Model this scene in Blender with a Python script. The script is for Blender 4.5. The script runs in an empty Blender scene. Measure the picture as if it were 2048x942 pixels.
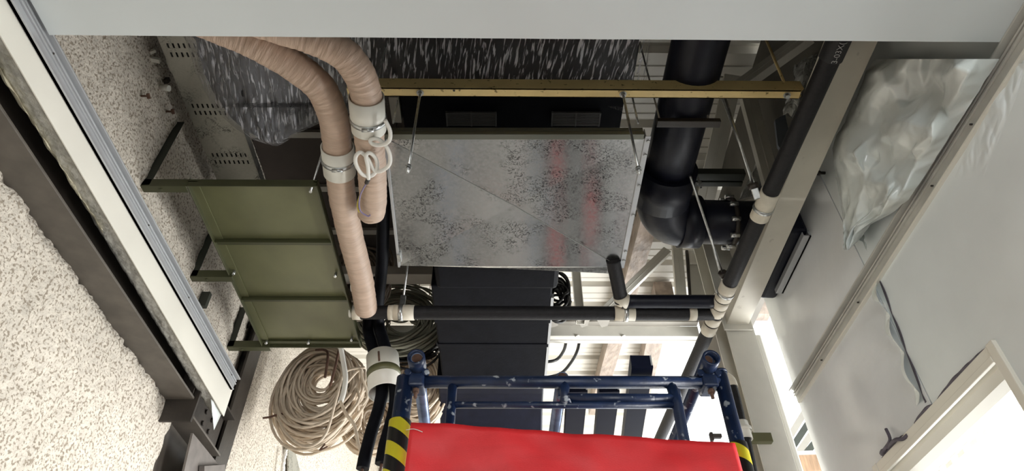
import bpy, bmesh, math, random
from mathutils import Vector, Matrix, noise
random.seed(7)
C = bpy.context.scene.collection
# ------------------------------------------------------------------ camera geometry
F = 1326.0; TH = math.radians(43.4); YW = math.radians(0.8); RO = math.radians(-0.3); EYE = 1.6
def ray(px, py):
    a = (px-1024)/F; b = (471-py)/F
    a, b = a*math.cos(RO)-b*math.sin(RO), a*math.sin(RO)+b*math.cos(RO)
    y = math.cos(TH)-b*math.sin(TH); z = math.sin(TH)+b*math.cos(TH)
    return Vector((a*math.cos(YW)+y*math.sin(YW), -a*math.sin(YW)+y*math.cos(YW), z))
O = Vector((0, 0, EYE))
def pz(px, py, h): r = ray(px, py); return O+r*((h-EYE)/r.z)
def pX(px, py, X): r = ray(px, py); return O+r*(X/r.x)
def pY(px, py, Y): r = ray(px, py); return O+r*(Y/r.y)
V = Vector
Rt = ray(1024+F, 471)-ray(1024, 471); Up = ray(1024, 471-F)-ray(1024, 471); Fw = ray(1024, 471)
def proj(p): d = V(p)-O; w_ = d.dot(Fw); return (1024+F*d.dot(Rt)/w_, 471-F*d.dot(Up)/w_)
# ------------------------------------------------------------------ materials
def nd(t, typ, **kw):
    n = t.nodes.new(typ)
    for k, v in kw.items(): setattr(n, k, v)
    return n
def M(name, base, rough=.5, metal=0., var=0., vscale=8., bump=0., bscale=60., stretch=(1, 1, 1), uv=False, speck=None, coat=0., spec=.5):
    m = bpy.data.materials.new(name); m.use_nodes = True
    t = m.node_tree; b = t.nodes['Principled BSDF']; L = t.links.new
    b.inputs['Base Color'].default_value = (*base, 1); b.inputs['Roughness'].default_value = rough
    b.inputs['Metallic'].default_value = metal; b.inputs['Specular IOR Level'].default_value = spec; b.inputs['Coat Weight'].default_value = coat
    tc = nd(t, 'ShaderNodeTexCoord'); mp = nd(t, 'ShaderNodeMapping'); mp.inputs['Scale'].default_value = stretch
    L(tc.outputs['UV' if uv else 'Object'], mp.inputs[0])
    col = None
    if var:
        n = nd(t, 'ShaderNodeTexNoise'); n.inputs['Scale'].default_value = vscale; n.inputs['Detail'].default_value = 5
        L(mp.outputs[0], n.inputs[0])
        r = nd(t, 'ShaderNodeValToRGB'); r.color_ramp.elements[0].position = .32; r.color_ramp.elements[1].position = .68
        r.color_ramp.elements[0].color = (*[c*(1-var) for c in base], 1)
        r.color_ramp.elements[1].color = (*[min(1, c*(1+var*.5)) for c in base], 1)
        L(n.outputs[0], r.inputs[0]); col = r.outputs[0]
    if speck:
        sc, lo, colr = speck
        n = nd(t, 'ShaderNodeTexNoise'); n.inputs['Scale'].default_value = sc; n.inputs['Detail'].default_value = 3
        L(mp.outputs[0], n.inputs[0])
        r = nd(t, 'ShaderNodeValToRGB'); r.color_ramp.elements[0].position = lo; r.color_ramp.elements[1].position = lo+.08
        r.color_ramp.elements[0].color = (1, 1, 1, 1); r.color_ramp.elements[1].color = (0, 0, 0, 1)
        L(n.outputs[0], r.inputs[0])
        mx = nd(t, 'ShaderNodeMix', data_type='RGBA'); L(r.outputs[0], mx.inputs[0])
        if col: L(col, mx.inputs[6])
        else: mx.inputs[6].default_value = (*base, 1)
        mx.inputs[7].default_value = (*colr, 1); col = mx.outputs[2]
    if col: L(col, b.inputs['Base Color'])
    if bump:
        n = nd(t, 'ShaderNodeTexNoise'); n.inputs['Scale'].default_value = bscale; n.inputs['Detail'].default_value = 4
        L(mp.outputs[0], n.inputs[0])
        bp = nd(t, 'ShaderNodeBump'); bp.inputs['Strength'].default_value = bump; bp.inputs['Distance'].default_value = .01
        L(n.outputs[0], bp.inputs['Height']); L(bp.outputs[0], b.inputs['Normal'])
    return m
SPRAY = M('sprayed_plaster', (.66, .60, .51), .95, var=.14, vscale=25, bump=1., bscale=70, speck=(78, .395, (.31, .26, .20)))
CEILP = M('ceiling_panel_paint', (.66, .70, .70), .42, var=.04, vscale=2)
WALLP = M('wall_panel_paint', (.80, .84, .84), .33, var=.06, vscale=3, bump=.08, bscale=9)
WALLF = M('panel_under_film', (.76, .78, .79), .16, var=.06, vscale=4, bump=.25, bscale=7)
CREAM = M('cream_panel', (.80, .77, .68), .5, var=.04, vscale=4)
CORE = M('torn_core', (.42, .40, .35), .9, var=.3, vscale=30, bump=.6, bscale=60)
FOAM = M('foam', (.62, .57, .42), .9, var=.25, vscale=20, bump=.8, bscale=40)
ALU = M('aluminium', (.50, .51, .52), .42, .5, var=.03, vscale=8)
ALUP = M('painted_rail', (.56, .55, .50), .4, .2, var=.08, vscale=10)
DARKST = M('dark_painted_steel', (.035, .028, .022), .5, var=.3, vscale=12, bump=.1, bscale=60)
BRST = M('dark_steel_lit', (.11, .095, .078), .5, var=.25, vscale=10)  # same dark steel in a lighter tone, light on its faces painted in
GUSS = M('grey_primer', (.16, .14, .125), .5, var=.2, vscale=15)
OLIVE = M('olive_paint', (.060, .062, .028), .42, var=.12, vscale=8)
OLIVEP = M('olive_plate_paint', (.13, .13, .062), .38, var=.14, vscale=5)
YEL = M('yellow_paint', (.86, .66, .30), .5, var=.10, vscale=8, speck=(35, .29, (.25, .17, .06)))
BLACKF = M('black_elastomer', (.006, .0065, .009), .5, var=.25, vscale=14, bump=.12, bscale=40, spec=.06)
NAVYF = M('black_navy_foam', (.006, .007, .015), .42, var=.25, vscale=14, bump=.12, bscale=30, spec=.3)
PIPEF = M('black_pipe_insulation', (.011, .0105, .012), .6, spec=.35, var=.3, vscale=30, bump=.2, bscale=90)
TAN = M('tan_wrap', (.54, .395, .30), .48, var=.12, vscale=3, stretch=(1, 14, 1), uv=True, bump=.55, bscale=5)
TAPE = M('cream_tape', (.72, .66, .54), .5, var=.08, vscale=20)
SLEEVE = M('ivory_plastic', (.80, .78, .70), .35, var=.05, vscale=12)
ZINC = M('zinc', (.55, .56, .55), .3, .9, var=.25, vscale=50)
WSTEEL = M('white_steel_paint', (.63, .61, .54), .42, var=.08, vscale=6)
BSTEEL = M('white_beam_paint', (.66, .62, .52), .5, var=.07, vscale=5, speck=(18, .26, (.50, .46, .38)))
GSTEEL = M('grey_steel_paint', (.33, .31, .27), .5, var=.12, vscale=6)
ROOF = M('roof_sheet', (.74, .71, .64), .45, var=.1, vscale=2)
DKSHEET = M('dark_brown_sheet', (.045, .034, .027), .8, var=.3, vscale=4)
NBLUE = M('navy_scaffold_paint', (.009, .021, .062), .36, var=.3, vscale=18, bump=.12, bscale=60, speck=(30, .285, (.35, .38, .42)))
SBLUE = M('worn_blue_tube', (.16, .21, .32), .3, .5, var=.4, vscale=14)
NAVYJ = M('navy_joist_paint', (.006, .008, .021), .35, var=.2, vscale=6, spec=.12)
RUST = M('rust', (.14, .075, .05), .8, var=.4, vscale=30)
RED = M('red_tarpaulin', (.74, .026, .032), .5, var=.10, vscale=3, stretch=(1, 1, 5), bump=.1, bscale=120)
CABLE = M('beige_cable', (.66, .55, .42), .5, var=.1, vscale=30)
CABLEG = M('grey_green_cable', (.20, .20, .15), .5, var=.3, vscale=9)
CABLEB = M('brown_grey_cable', (.17, .135, .10), .55, var=.3, vscale=9)
CABLEK = M('black_cable', (.012, .012, .012), .4)
COND = M('white_conduit', (.78, .76, .70), .35)
SHEET = M('white_polythene', (.74, .79, .77), .2, var=.07, vscale=5, coat=.3)
WRAPB = M('wrapped_timber', (.40, .32, .26), .3, var=.35, vscale=14, stretch=(1, .5, 1), bump=.6, bscale=30)
FLOORM = M('concrete', (.15, .147, .14), .6, var=.8, vscale=1.1, stretch=(2.2, .45, 1))  # streaks made up for the bands they give in the tray's reflection
INKM = M('grey_ink', (.42, .42, .42), .7)
WOODB = M('weathered_board', (.30, .19, .11), .7, var=.3, vscale=6, stretch=(8, 1, 1))
DKGR = M('dark_green_channel', (.03, .035, .025), .5, var=.2, vscale=10)
CASE = M('dark_casing', (.028, .028, .03), .45, var=.3, vscale=6)
GRILLE = M('grille_plastic', (.08, .08, .08), .4)
PLUM = M('dark_sealant', (.10, .085, .11), .6, var=.3, vscale=30)
WIREY = M('yellow_wire', (.60, .48, .08), .4); WIREL = M('lilac_wire', (.22, .18, .30), .4)
ROPE = M('white_fibre', (.75, .73, .68), .9, var=.2, vscale=60, bump=1, bscale=80)
# galvanised sheet: bright crystals, dull mottled patches
def galv_mat(name, base, r0):
    m = bpy.data.materials.new(name); m.use_nodes = True
    t = m.node_tree; b = t.nodes['Principled BSDF']; L = t.links.new
    tc = nd(t, 'ShaderNodeTexCoord')
    v = nd(t, 'ShaderNodeTexVoronoi'); v.inputs['Scale'].default_value = 95; L(tc.outputs['Object'], v.inputs[0])
    n = nd(t, 'ShaderNodeTexNoise'); n.inputs['Scale'].default_value = 5.5; n.inputs['Detail'].default_value = 3; L(tc.outputs['Object'], n.inputs[0])
    n2 = nd(t, 'ShaderNodeTexNoise'); n2.inputs['Scale'].default_value = 55; n2.inputs['Detail'].default_value = 4; n2.inputs['Distortion'].default_value = 2; L(tc.outputs['Object'], n2.inputs[0])
    r1 = nd(t, 'ShaderNodeValToRGB'); r1.color_ramp.elements[0].position = .46; r1.color_ramp.elements[1].position = .60; L(n.outputs[0], r1.inputs[0])
    r2 = nd(t, 'ShaderNodeValToRGB'); r2.color_ramp.elements[0].position = .50; r2.color_ramp.elements[1].position = .60; L(n2.outputs[0], r2.inputs[0])
    mul = nd(t, 'ShaderNodeMath', operation='MULTIPLY'); L(r1.outputs[0], mul.inputs[0]); L(r2.outputs[0], mul.inputs[1])
    sx = nd(t, 'ShaderNodeSeparateColor'); L(v.outputs['Color'], sx.inputs[0])
    mx0 = nd(t, 'ShaderNodeMix', data_type='RGBA'); L(sx.outputs[0], mx0.inputs[0])
    mx0.inputs[6].default_value = (*[c*.93 for c in base], 1); mx0.inputs[7].default_value = (*base, 1)
    mx = nd(t, 'ShaderNodeMix', data_type='RGBA'); L(mul.outputs[0], mx.inputs[0]); L(mx0.outputs[2], mx.inputs[6])
    mx.inputs[7].default_value = (*[c*.30 for c in base], 1)
    L(mx.outputs[2], b.inputs['Base Color']); b.inputs['Metallic'].default_value = 1.
    rr = nd(t, 'ShaderNodeMapRange'); rr.inputs[3].default_value = r0; rr.inputs[4].default_value = r0+.07
    L(sx.outputs[1], rr.inputs[0]); L(rr.outputs[0], b.inputs['Roughness'])
    bp = nd(t, 'ShaderNodeBump'); bp.inputs['Strength'].default_value = .12; bp.inputs['Distance'].default_value = .02
    n3 = nd(t, 'ShaderNodeTexNoise'); n3.inputs['Scale'].default_value = 5; L(tc.outputs['Object'], n3.inputs[0]); L(n3.outputs[0], bp.inputs['Height']); L(bp.outputs[0], b.inputs['Normal'])
    return m
GALV = galv_mat('galvanised_sheet', (.60, .60, .59), .18)
GALVT = galv_mat('galvanised_tray', (.50, .50, .46), .33)
def film_mat(name, transp, col, sc, stretch):
    m = bpy.data.materials.new(name); m.use_nodes = True
    t = m.node_tree; b = t.nodes['Principled BSDF']; L = t.links.new
    b.inputs['Base Color'].default_value = (*col, 1); b.inputs['Roughness'].default_value = .13; b.inputs['IOR'].default_value = 1.55
    out = t.nodes['Material Output']
    tr = nd(t, 'ShaderNodeBsdfTransparent'); mx = nd(t, 'ShaderNodeMixShader')
    tc = nd(t, 'ShaderNodeTexCoord'); mp = nd(t, 'ShaderNodeMapping'); mp.inputs['Scale'].default_value = stretch; L(tc.outputs['UV'], mp.inputs[0])
    n = nd(t, 'ShaderNodeTexNoise'); n.inputs['Scale'].default_value = sc; n.inputs['Detail'].default_value = 6; n.inputs['Distortion'].default_value = .6; L(mp.outputs[0], n.inputs[0])
    r = nd(t, 'ShaderNodeMapRange'); r.inputs[1].default_value = .53; r.inputs[2].default_value = .63; r.inputs[3].default_value = transp; r.inputs[4].default_value = transp*.15  # noise turns streaks opaque white, painting in glints on the film
    L(n.outputs[0], r.inputs[0]); L(r.outputs[0], mx.inputs[0])
    bp = nd(t, 'ShaderNodeBump'); bp.inputs['Strength'].default_value = 1.; bp.inputs['Distance'].default_value = .03; L(n.outputs[0], bp.inputs['Height']); L(bp.outputs[0], b.inputs['Normal'])
    L(b.outputs[0], mx.inputs[1]); L(tr.outputs[0], mx.inputs[2]); L(mx.outputs[0], out.inputs[0])
    return m
FILM = film_mat('stretch_film', .965, (.95, .94, .98), 2.6, (48, 2.3, 1))
FILML = film_mat('loose_film', .76, (.90, .89, .92), 2.4, (56, 2.6, 1))
BAG = film_mat('clear_bag', .35, (.68, .70, .68), 3, (3, 3, 1))
def stripe_mat():
    m = bpy.data.materials.new('hazard_stripes'); m.use_nodes = True
    t = m.node_tree; b = t.nodes['Principled BSDF']; L = t.links.new; b.inputs['Roughness'].default_value = .4
    tc = nd(t, 'ShaderNodeTexCoord'); s = nd(t, 'ShaderNodeSeparateXYZ'); L(tc.outputs['Object'], s.inputs[0])
    a = nd(t, 'ShaderNodeMath', operation='MULTIPLY_ADD'); L(s.outputs[0], a.inputs[0]); a.inputs[1].default_value = .60; L(s.outputs[2], a.inputs[2])
    f = nd(t, 'ShaderNodeMath', operation='MULTIPLY'); L(a.outputs[0], f.inputs[0]); f.inputs[1].default_value = 9.5
    fr = nd(t, 'ShaderNodeMath', operation='FRACT'); L(f.outputs[0], fr.inputs[0])
    g = nd(t, 'ShaderNodeMath', operation='GREATER_THAN'); L(fr.outputs[0], g.inputs[0]); g.inputs[1].default_value = .5
    mx = nd(t, 'ShaderNodeMix', data_type='RGBA'); L(g.outputs[0], mx.inputs[0])
    mx.inputs[6].default_value = (.015, .014, .014, 1); mx.inputs[7].default_value = (.70, .60, .03, 1); L(mx.outputs[2], b.inputs['Base Color'])
    return m
STRIPE = stripe_mat()
# ------------------------------------------------------------------ mesh builder
class MB:
    def __init__(s): s.bm = bmesh.new(); s.uv = s.bm.loops.layers.uv.new('UVMap')
    def hexa(s, p):       # 8 points: bottom ring 0-3, top ring 4-7
        v = [s.bm.verts.new(q) for q in p]
        for f in ((3, 2, 1, 0), (4, 5, 6, 7), (0, 1, 5, 4), (1, 2, 6, 5), (2, 3, 7, 6), (3, 0, 4, 7)):
            s.bm.faces.new([v[i] for i in f])
        return s
    def box(s, x0, x1, y0, y1, z0, z1):
        x0, x1 = sorted((x0, x1)); y0, y1 = sorted((y0, y1)); z0, z1 = sorted((z0, z1))
        return s.hexa([(x0, y0, z0), (x1, y0, z0), (x1, y1, z0), (x0, y1, z0), (x0, y0, z1), (x1, y0, z1), (x1, y1, z1), (x0, y1, z1)])
    def prism(s, pts, vec):
        vec = V(vec); a = [s.bm.verts.new(p) for p in pts]; b = [s.bm.verts.new(V(p)+vec) for p in pts]; n = len(a)
        s.bm.faces.new(a[::-1]); s.bm.faces.new(b)
        for i in range(n): s.bm.faces.new((a[i], a[(i+1) % n], b[(i+1) % n], b[i]))
        return s
    def profile(s, prof, a, b, up=(0, 0, 1)):   # prof in (side, up) metres, swept a to b
        a, b, up = V(a), V(b), V(up); d = (b-a).normalized(); sd = d.cross(up).normalized(); u = sd.cross(d)
        return s.prism([a+sd*p[0]+u*p[1] for p in prof], b-a)
    def beam(s, a, b, w, h, up=(0, 0, 1)):
        return s.profile([(-w/2, -h/2), (w/2, -h/2), (w/2, h/2), (-w/2, h/2)], a, b, up)
    def tube(s, pts, r, seg=14, closed=False, caps=True, jit=0., hollow=0., rx=1.):
        pts = [V(p) for p in pts]; n = len(pts); rings = []; u = None; dist = 0.
        ds = []
        for i, p in enumerate(pts):
            if i: dist += (p-pts[i-1]).length
            ds.append(dist)
            if closed: d = pts[(i+1) % n]-pts[i-1]
            else: d = pts[min(i+1, n-1)]-pts[max(i-1, 0)]
            d.normalize()
            if u is None:
                u = d.cross(V((0, 0, 1)) if abs(d.z) < .95 else V((1, 0, 0))).normalized()
            u = (u-d*u.dot(d)).normalized(); w = d.cross(u)
            rr = (r[i] if isinstance(r, (list, tuple)) else r)
            ring = []
            for k in range(seg):
                an = 2*math.pi*k/seg; q = rr
                if jit: q = rr*(1+jit*noise.noise(V((math.cos(an)*.8, math.sin(an)*.8, dist*60)))+jit*.5*noise.noise(V((k*.1, 9, dist*16))))
                ring.append(s.bm.verts.new(p+(u*math.cos(an)*rx+w*math.sin(an))*q))
            rings.append(ring)
        m = n if closed else n-1
        for i in range(m):
            A, B = rings[i], rings[(i+1) % n]
            for k in range(seg):
                f = s.bm.faces.new((A[k], A[(k+1) % seg], B[(k+1) % seg], B[k])); f.smooth = True
                d0 = ds[i]; d1 = ds[(i+1) % n] if i+1 < n else ds[i]+.01
                for lp, q in zip(f.loops, ((k/seg, d0), ((k+1)/seg, d0), ((k+1)/seg, d1), (k/seg, d1))): lp[s.uv].uv = q
        if not closed and caps:
            for ring, rev in ((rings[0], True), (rings[-1], False)):
                try: s.bm.faces.new(ring[::-1] if not rev else ring)
                except ValueError: pass
        return s
    def cyl(s, a, b, r, seg=16, caps=True): return s.tube([a, b], r, seg, caps=caps)
    def ring(s, a, b, r, th, seg=24):       # open ended pipe with wall thickness
        a, b = V(a), V(b); d = (b-a).normalized(); u = d.cross(V((0, 0, 1)) if abs(d.z) < .95 else V((1, 0, 0))).normalized(); w = d.cross(u)
        L = [[s.bm.verts.new(p+(u*math.cos(2*math.pi*k/seg)+w*math.sin(2*math.pi*k/seg))*q) for k in range(seg)] for p, q in ((a, r), (b, r), (b, r-th), (a, r-th))]
        for i in range(4):
            A, B = L[i], L[(i+1) % 4]
            for k in range(seg):
                f = s.bm.faces.new((A[k], A[(k+1) % seg], B[(k+1) % seg], B[k])); f.smooth = True
        return s
    def nut(s, p, d, r, h): p = V(p); d = V(d).normalized(); return s.tube([p-d*h/2, p+d*h/2], r, 6)
    def grid(s, fn, nu, nv, uvs=(1, 1), smooth=True):
        g = [[s.bm.verts.new(fn(i/nu, j/nv)) for j in range(nv+1)] for i in range(nu+1)]
        for i in range(nu):
            for j in range(nv):
                f = s.bm.faces.new((g[i][j], g[i+1][j], g[i+1][j+1], g[i][j+1])); f.smooth = smooth
                for lp, q in zip(f.loops, ((i, j), (i+1, j), (i+1, j+1), (i, j+1))): lp[s.uv].uv = (q[0]/nu*uvs[0], q[1]/nv*uvs[1])
        return s
    def solid(s, vec):      # thicken everything built so far by extruding along vec
        r = bmesh.ops.extrude_face_region(s.bm, geom=s.bm.faces[:])
        bmesh.ops.translate(s.bm, verts=[e for e in r['geom'] if isinstance(e, bmesh.types.BMVert)], vec=V(vec)); return s
WL = {}
def link(name, mb, mat, parent=None, bevel=0., flat=False):
    bm = mb.bm
    bmesh.ops.recalc_face_normals(bm, faces=bm.faces[:])
    if parent is not None: loc = WL[parent.name]
    else:
        xs = [v.co for v in bm.verts]
        loc = V(((min(c.x for c in xs)+max(c.x for c in xs))/2, (min(c.y for c in xs)+max(c.y for c in xs))/2, min(c.z for c in xs)))
    bmesh.ops.translate(bm, verts=bm.verts[:], vec=-loc)
    me = bpy.data.meshes.new(name); bm.to_mesh(me); bm.free(); me.materials.append(mat)
    o = bpy.data.objects.new(name, me); C.objects.link(o)
    if parent is not None: o.parent = parent
    else: o.location = loc
    WL[o.name] = loc.copy()
    if bevel:
        b = o.modifiers.new('bevel', 'BEVEL'); b.width = bevel; b.segments = 2; b.limit_method = 'ANGLE'; b.angle_limit = math.radians(50)
    return o
def part(name, mb, mat, parent, label=None, bevel=0., stuff=False):
    o = link(name, mb, mat, parent, bevel)
    if label: o['label'] = label
    if stuff: o['kind'] = 'stuff'
    return o
def thing(name, label, cat, loc, group=None):
    o = bpy.data.objects.new(name, None); o.empty_display_size = .05; C.objects.link(o); o.location = loc; WL[o.name] = V(loc)
    o['label'] = label; o['category'] = cat
    if group: o['group'] = group
    return o
def solo(name, mb, mat, label, cat, group=None, bevel=0.):
    o = link(name, mb, mat, None, bevel); o['label'] = label; o['category'] = cat
    if group: o['group'] = group
    return o
def struct(name, mb, mat, bevel=0.):
    o = link(name, mb, mat, None, bevel); o['kind'] = 'structure'; return o
def spline(pts, n=8, closed=False):      # Catmull-Rom through points
    pts = [V(p) for p in pts]; out = []; m = len(pts)
    for i in range(m if closed else m-1):
        if closed: p = [pts[(i+k-1) % m] for k in range(4)]
        else: p = [pts[max(i-1, 0)], pts[i], pts[i+1], pts[min(i+2, m-1)]]
        for j in range(n):
            t = j/n
            out.append(.5*((2*p[1])+(p[2]-p[0])*t+(2*p[0]-5*p[1]+4*p[2]-p[3])*t*t+(3*p[1]-p[0]-3*p[2]+p[3])*t**3))
    if not closed: out.append(pts[-1])
    return out
def nz(x, y, z=0.): return noise.noise(V((x, y, z)))
ANG = lambda a, b, t: [(0, 0), (a, 0), (a, t), (t, t), (t, b), (0, b)]
def CH(w, h, t): return [(-w/2, 0), (w/2, 0), (w/2, h), (w/2-t, h), (w/2-t, t), (-w/2+t, t), (-w/2+t, h), (-w/2, h)]
def IB(w, h, t): return [(-w/2, 0), (w/2, 0), (w/2, t), (t/2, t), (t/2, h-t), (w/2, h-t), (w/2, h), (-w/2, h), (-w/2, h-t), (-t/2, h-t), (-t/2, t), (-w/2, t)]

# ================================================================== SETTING
struct('floor', MB().box(-1.95, 4.2, -4.2, 9.2, -.12, 0), FLOORM)
redp = MB()
for x, y, h in ((.80, 6.0, .18), (-.22, 7.1, .12)): redp.box(x-.09, x+.09, y-h, y+h, 0, .003)  # unseen red patches, added for the red they reflect in the tray
struct('red_reflection_patch', redp, RED)
def roof_pts():
    pr = []; y = -4.2
    while y < 9.2:
        for dy, z in ((0, 5.60), (.085, 5.60), (.09, 5.607), (.10, 5.607), (.105, 5.60), (.17, 5.60), (.175, 5.607), (.185, 5.607), (.19, 5.60), (.235, 5.60), (.255, 5.665), (.295, 5.665)):
            pr.append((y+dy, z))
        y += .315
    return pr
rp = roof_pts(); rb = MB()
rb.prism([(-1.95, y, z) for y, z in rp]+[(-1.95, rp[-1][0], 5.72), (-1.95, rp[0][0], 5.72)], (3.75, 0, 0))
struct('ceiling', rb, ROOF)
# sprayed wall on the left: upper part, and the lower part whose ragged edge laps the dark beam
w = MB()
def up_wall(u, v):
    y = -4+u*7.76; z = 3.50+v*2.10
    return (-1.75+.012*nz(y*9, z*9)+.008*nz(y*25, z*25), y, z)
w.grid(up_wall, 150, 44); w.solid((-.2, 0, 0))
def far_wall(u, v):
    y = 3.98+u*5.0+.02*nz(v*40, 3)*(1-u); z = v*5.6
    return (-1.75+.012*nz(y*9, z*9, 5), y, z)
w2 = MB(); w2.grid(far_wall, 60, 60); w2.solid((-.2, 0, 0))
w3 = MB()
def low_wall(u, v):
    rag = .024*nz(u*95, 1.)+.020*nz(u*240, 2.)+.012*nz(u*520, 3.); ragy = .03*nz(v*60, 4.)+.02*nz(v*160, 5.)
    y = -4+u*(7.25+ragy); z = v*(3.362+rag)
    bul = .03*max(0, 1-abs(1-v)*30)
    return (-1.765+bul*0+.012*nz(y*9, z*9, 8)+.008*nz(y*30, z*30, 8), y, z)
w3.grid(low_wall, 420, 70); w3.solid((-.18, 0, 0))
struct('wall_left', w, SPRAY); struct('wall_left', w2, SPRAY); struct('wall_left', w3, SPRAY)
# right wall of sandwich panels with window opening
WY0, WY1, WZ0, WZ1, WX, WT = 1.94, 2.88, 1.05, 2.875, 1.70, .12
YE = 3.43; JY = 2.36
UW = 4.36
a = MB(); a.box(WX, WX+WT, -4, WY0, 0, UW); a.box(WX, WX+WT, WY0, JY-.004, WZ1, UW); a.box(WX, WX+WT, WY0, JY-.004, 0, WZ0)
struct('wall_right', a, WALLP)
a = MB(); a.box(WX, WX+WT, JY+.004, WY1, WZ1, UW); a.box(WX, WX+WT, JY+.004, WY1, 0, WZ0); a.box(WX, WX+WT, WY1, YE, 0, UW)
struct('wall_right', a, WALLF)
struct('wall_right', MB().box(WX, WX+WT, -4, YE, UW, 5.58).box(WX+.06, WX+WT, YE, 4.9, 4.45, 5.58), M('unfinished_wall', (.15, .14, .12), .7, var=.2, vscale=3))
a = MB(); a.box(-1.95, WX+WT, -4.2, -4, 3.0, 5.6); a.box(-1.95, -.6, -4.2, -4, 0, 3.0); a.box(.9, WX+WT, -4.2, -4, 0, 3.0); struct('wall_rear', a, WALLP)
struct('wall_far', MB().box(-1.95, 1.75, 9.0, 9.2, 0, 5.6), ROOF)
# window frame: head trim, rounded reveal and jambs
wn = MB(); wn.box(WX-.012, WX+.01, WY0-.03, WY1+.04, WZ1-.004, WZ1+.035); wn.box(WX-.018, WX-.002, WY0, WY1, WZ1-.03, WZ1-.004)
wf = struct('window_1', wn, CREAM, .003)
rv = MB(); prof = [(0, 0), (.015, -.035), (.04, -.06), (.08, -.075), (.125, -.075), (.125, .0)]
rv.prism([(WX+p[0], WY0, WZ1+p[1]) for p in prof], (0, WY1-WY0, 0)); part('window_head', rv, CREAM, wf)
jb = MB(); jb.box(WX-.016, WX+WT, WY0-.04, WY0, WZ0, WZ1+.037); part('window_jamb', jb, CREAM, wf, bevel=.004)
jb = MB(); jb.box(WX-.016, WX+WT, WY1, WY1+.042, WZ0, WZ1+.037); part('window_jamb', jb, CREAM, wf, bevel=.004)
jb = MB(); jb.box(WX-.03, WX+WT, WY0-.04, WY1+.04, WZ0-.04, WZ0); part('window_sill', jb, CREAM, wf, bevel=.004)
for y0, y1 in ((1.95, 2.30), (2.34, 2.50), (2.60, 2.82)):
    sl = MB()
    def gap(u, v, y0=y0, y1=y1):
        y = y0+u*(y1-y0); h = (.018+.010*nz(y*14, 2))*math.sin(math.pi*min(1, max(0, u)))**.6
        return (WX-.006-.008*math.sin(math.pi*v), y, WZ1+.032+v*h)
    sl.grid(gap, 24, 4); sl.solid((.012, 0, 0)); part('sealant', sl, PLUM, wf, 'dark torn sealant')
# canopy outside the window and louvres outside the gap
cp = MB(); CE = pX(1965, 875, 3.0).z-4.03
for i in range(26):
    y = 1.2+i*.16
    cp.hexa([(3.0, y, 4.03+CE), (6, y, 4.75+CE), (6, y+.08, 4.75+CE), (3.0, y+.08, 4.03+CE), (3.0, y, 4.06+CE), (6, y, 4.79+CE), (6, y+.08, 4.79+CE), (3.0, y+.08, 4.06+CE)])
    cp.hexa([(3.0, y+.08, 4.07+CE), (6, y+.08, 4.79+CE), (6, y+.16, 4.79+CE), (3.0, y+.16, 4.07+CE), (3.0, y+.08, 4.09+CE), (6, y+.08, 4.82+CE), (6, y+.16, 4.82+CE), (3.0, y+.16, 4.09+CE)])
# ================================================================== CEILING PANEL + RAILS
cpn = MB()
def edge(u): return 1.157+.0012*nz(u*60, 0)
pts = [(-1.515+i*(3.19/40), edge(i/40), 3.6) for i in range(41)]
cpn.prism(pts+[(1.675, -4, 3.6), (-1.515, -4, 3.6)], (0, 0, .05))
solo('ceiling_panel', cpn, CEILP, 'large pale grey ceiling panel spanning the top of the picture between the two wall rails', 'ceiling panel')
# left strip: cream skin, torn core, foam, rail
st = thing('panel_strip', 'cream sandwich panel strip running along the dark beam on the left wall', 'panel strip', (-1.575, 1.5, 3.36))
sk = MB()
def strip_low(y): return 3.452-.022*(y-1.0)+.004*nz(y*16, 1)
N = 70; ys = [-1+i*(4.37/N) for i in range(N+1)]
poly = [(-1.552, y, strip_low(y)) for y in ys]+[(-1.552, 3.37, 3.60), (-1.552, -1, 3.60)]
sk.prism(poly, (-.004, 0, 0)); part('skin', sk, CREAM, st)
co = MB()
def corefn(u, v):
    y = -1+u*4.36; return (-1.556-v*.065, y, strip_low(y)+.004+.010*nz(y*50, v*9)*(v > .3)+.004*v)
co.grid(corefn, 160, 6); co.solid((0, 0, .12)); part('core', co, CORE, st, 'grey torn insulation core')
fo = MB()
def foamfn(u, v):
    y = .5+u*1.42; an = v*math.pi
    rr = .044*(1-.6*u)+.008*nz(y*20, v*3)
    return (-1.592-rr*math.sin(an), y, strip_low(y)+.03-rr*1.6*math.cos(an)-.012)
fo.grid(foamfn, 80, 8); part('foam', fo, FOAM, st, 'cream expanding foam bulging from the edge')
fl = MB()
def flap(u, v): return (-1.56-.012*v-.01*u, 3.20+u*.17, strip_low(3.3)+.02-u*v*.09-.012*v+.006*nz(u*9, v*9))
fl.grid(flap, 8, 6); fl.solid((-.002, 0, 0)); part('film_flap', fl, SHEET, st, 'torn white film end')
rl = MB(); rl.box(-1.550, -1.536, -1, 3.34, 3.548, 3.625); rl.box(-1.550, -1.512, -1, 3.34, 3.612, 3.62); rl.box(-1.536, -1.528, -1, 3.34, 3.580, 3.588); rl.box(-1.536, -1.530, -1, 3.34, 3.598, 3.606); rl.box(-1.550, -1.532, -1, 3.34, 3.548, 3.556)
ra = part('rail', rl, ALU, st, 'grey aluminium rail with grooves', .0015)
for y in (1.22, 2.05, 2.55, 3.25):
    part('screw', MB().cyl((-1.534, y, 3.590), (-1.526, y, 3.590), .004, 8), DARKST, ra)
rr_ = thing('ceiling_rail', 'long grooved metal rail running diagonally across the white right wall', 'rail', (1.68, 2.2, 3.5))
rl = MB(); rl.box(1.690, 1.70, -1, 3.42, 3.515, 3.60); rl.box(1.660, 1.70, -1, 3.42, 3.592, 3.60); rl.box(1.680, 1.69, -1, 3.42, 3.556, 3.566); rl.box(1.680, 1.69, -1, 3.42, 3.574, 3.582)
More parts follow.
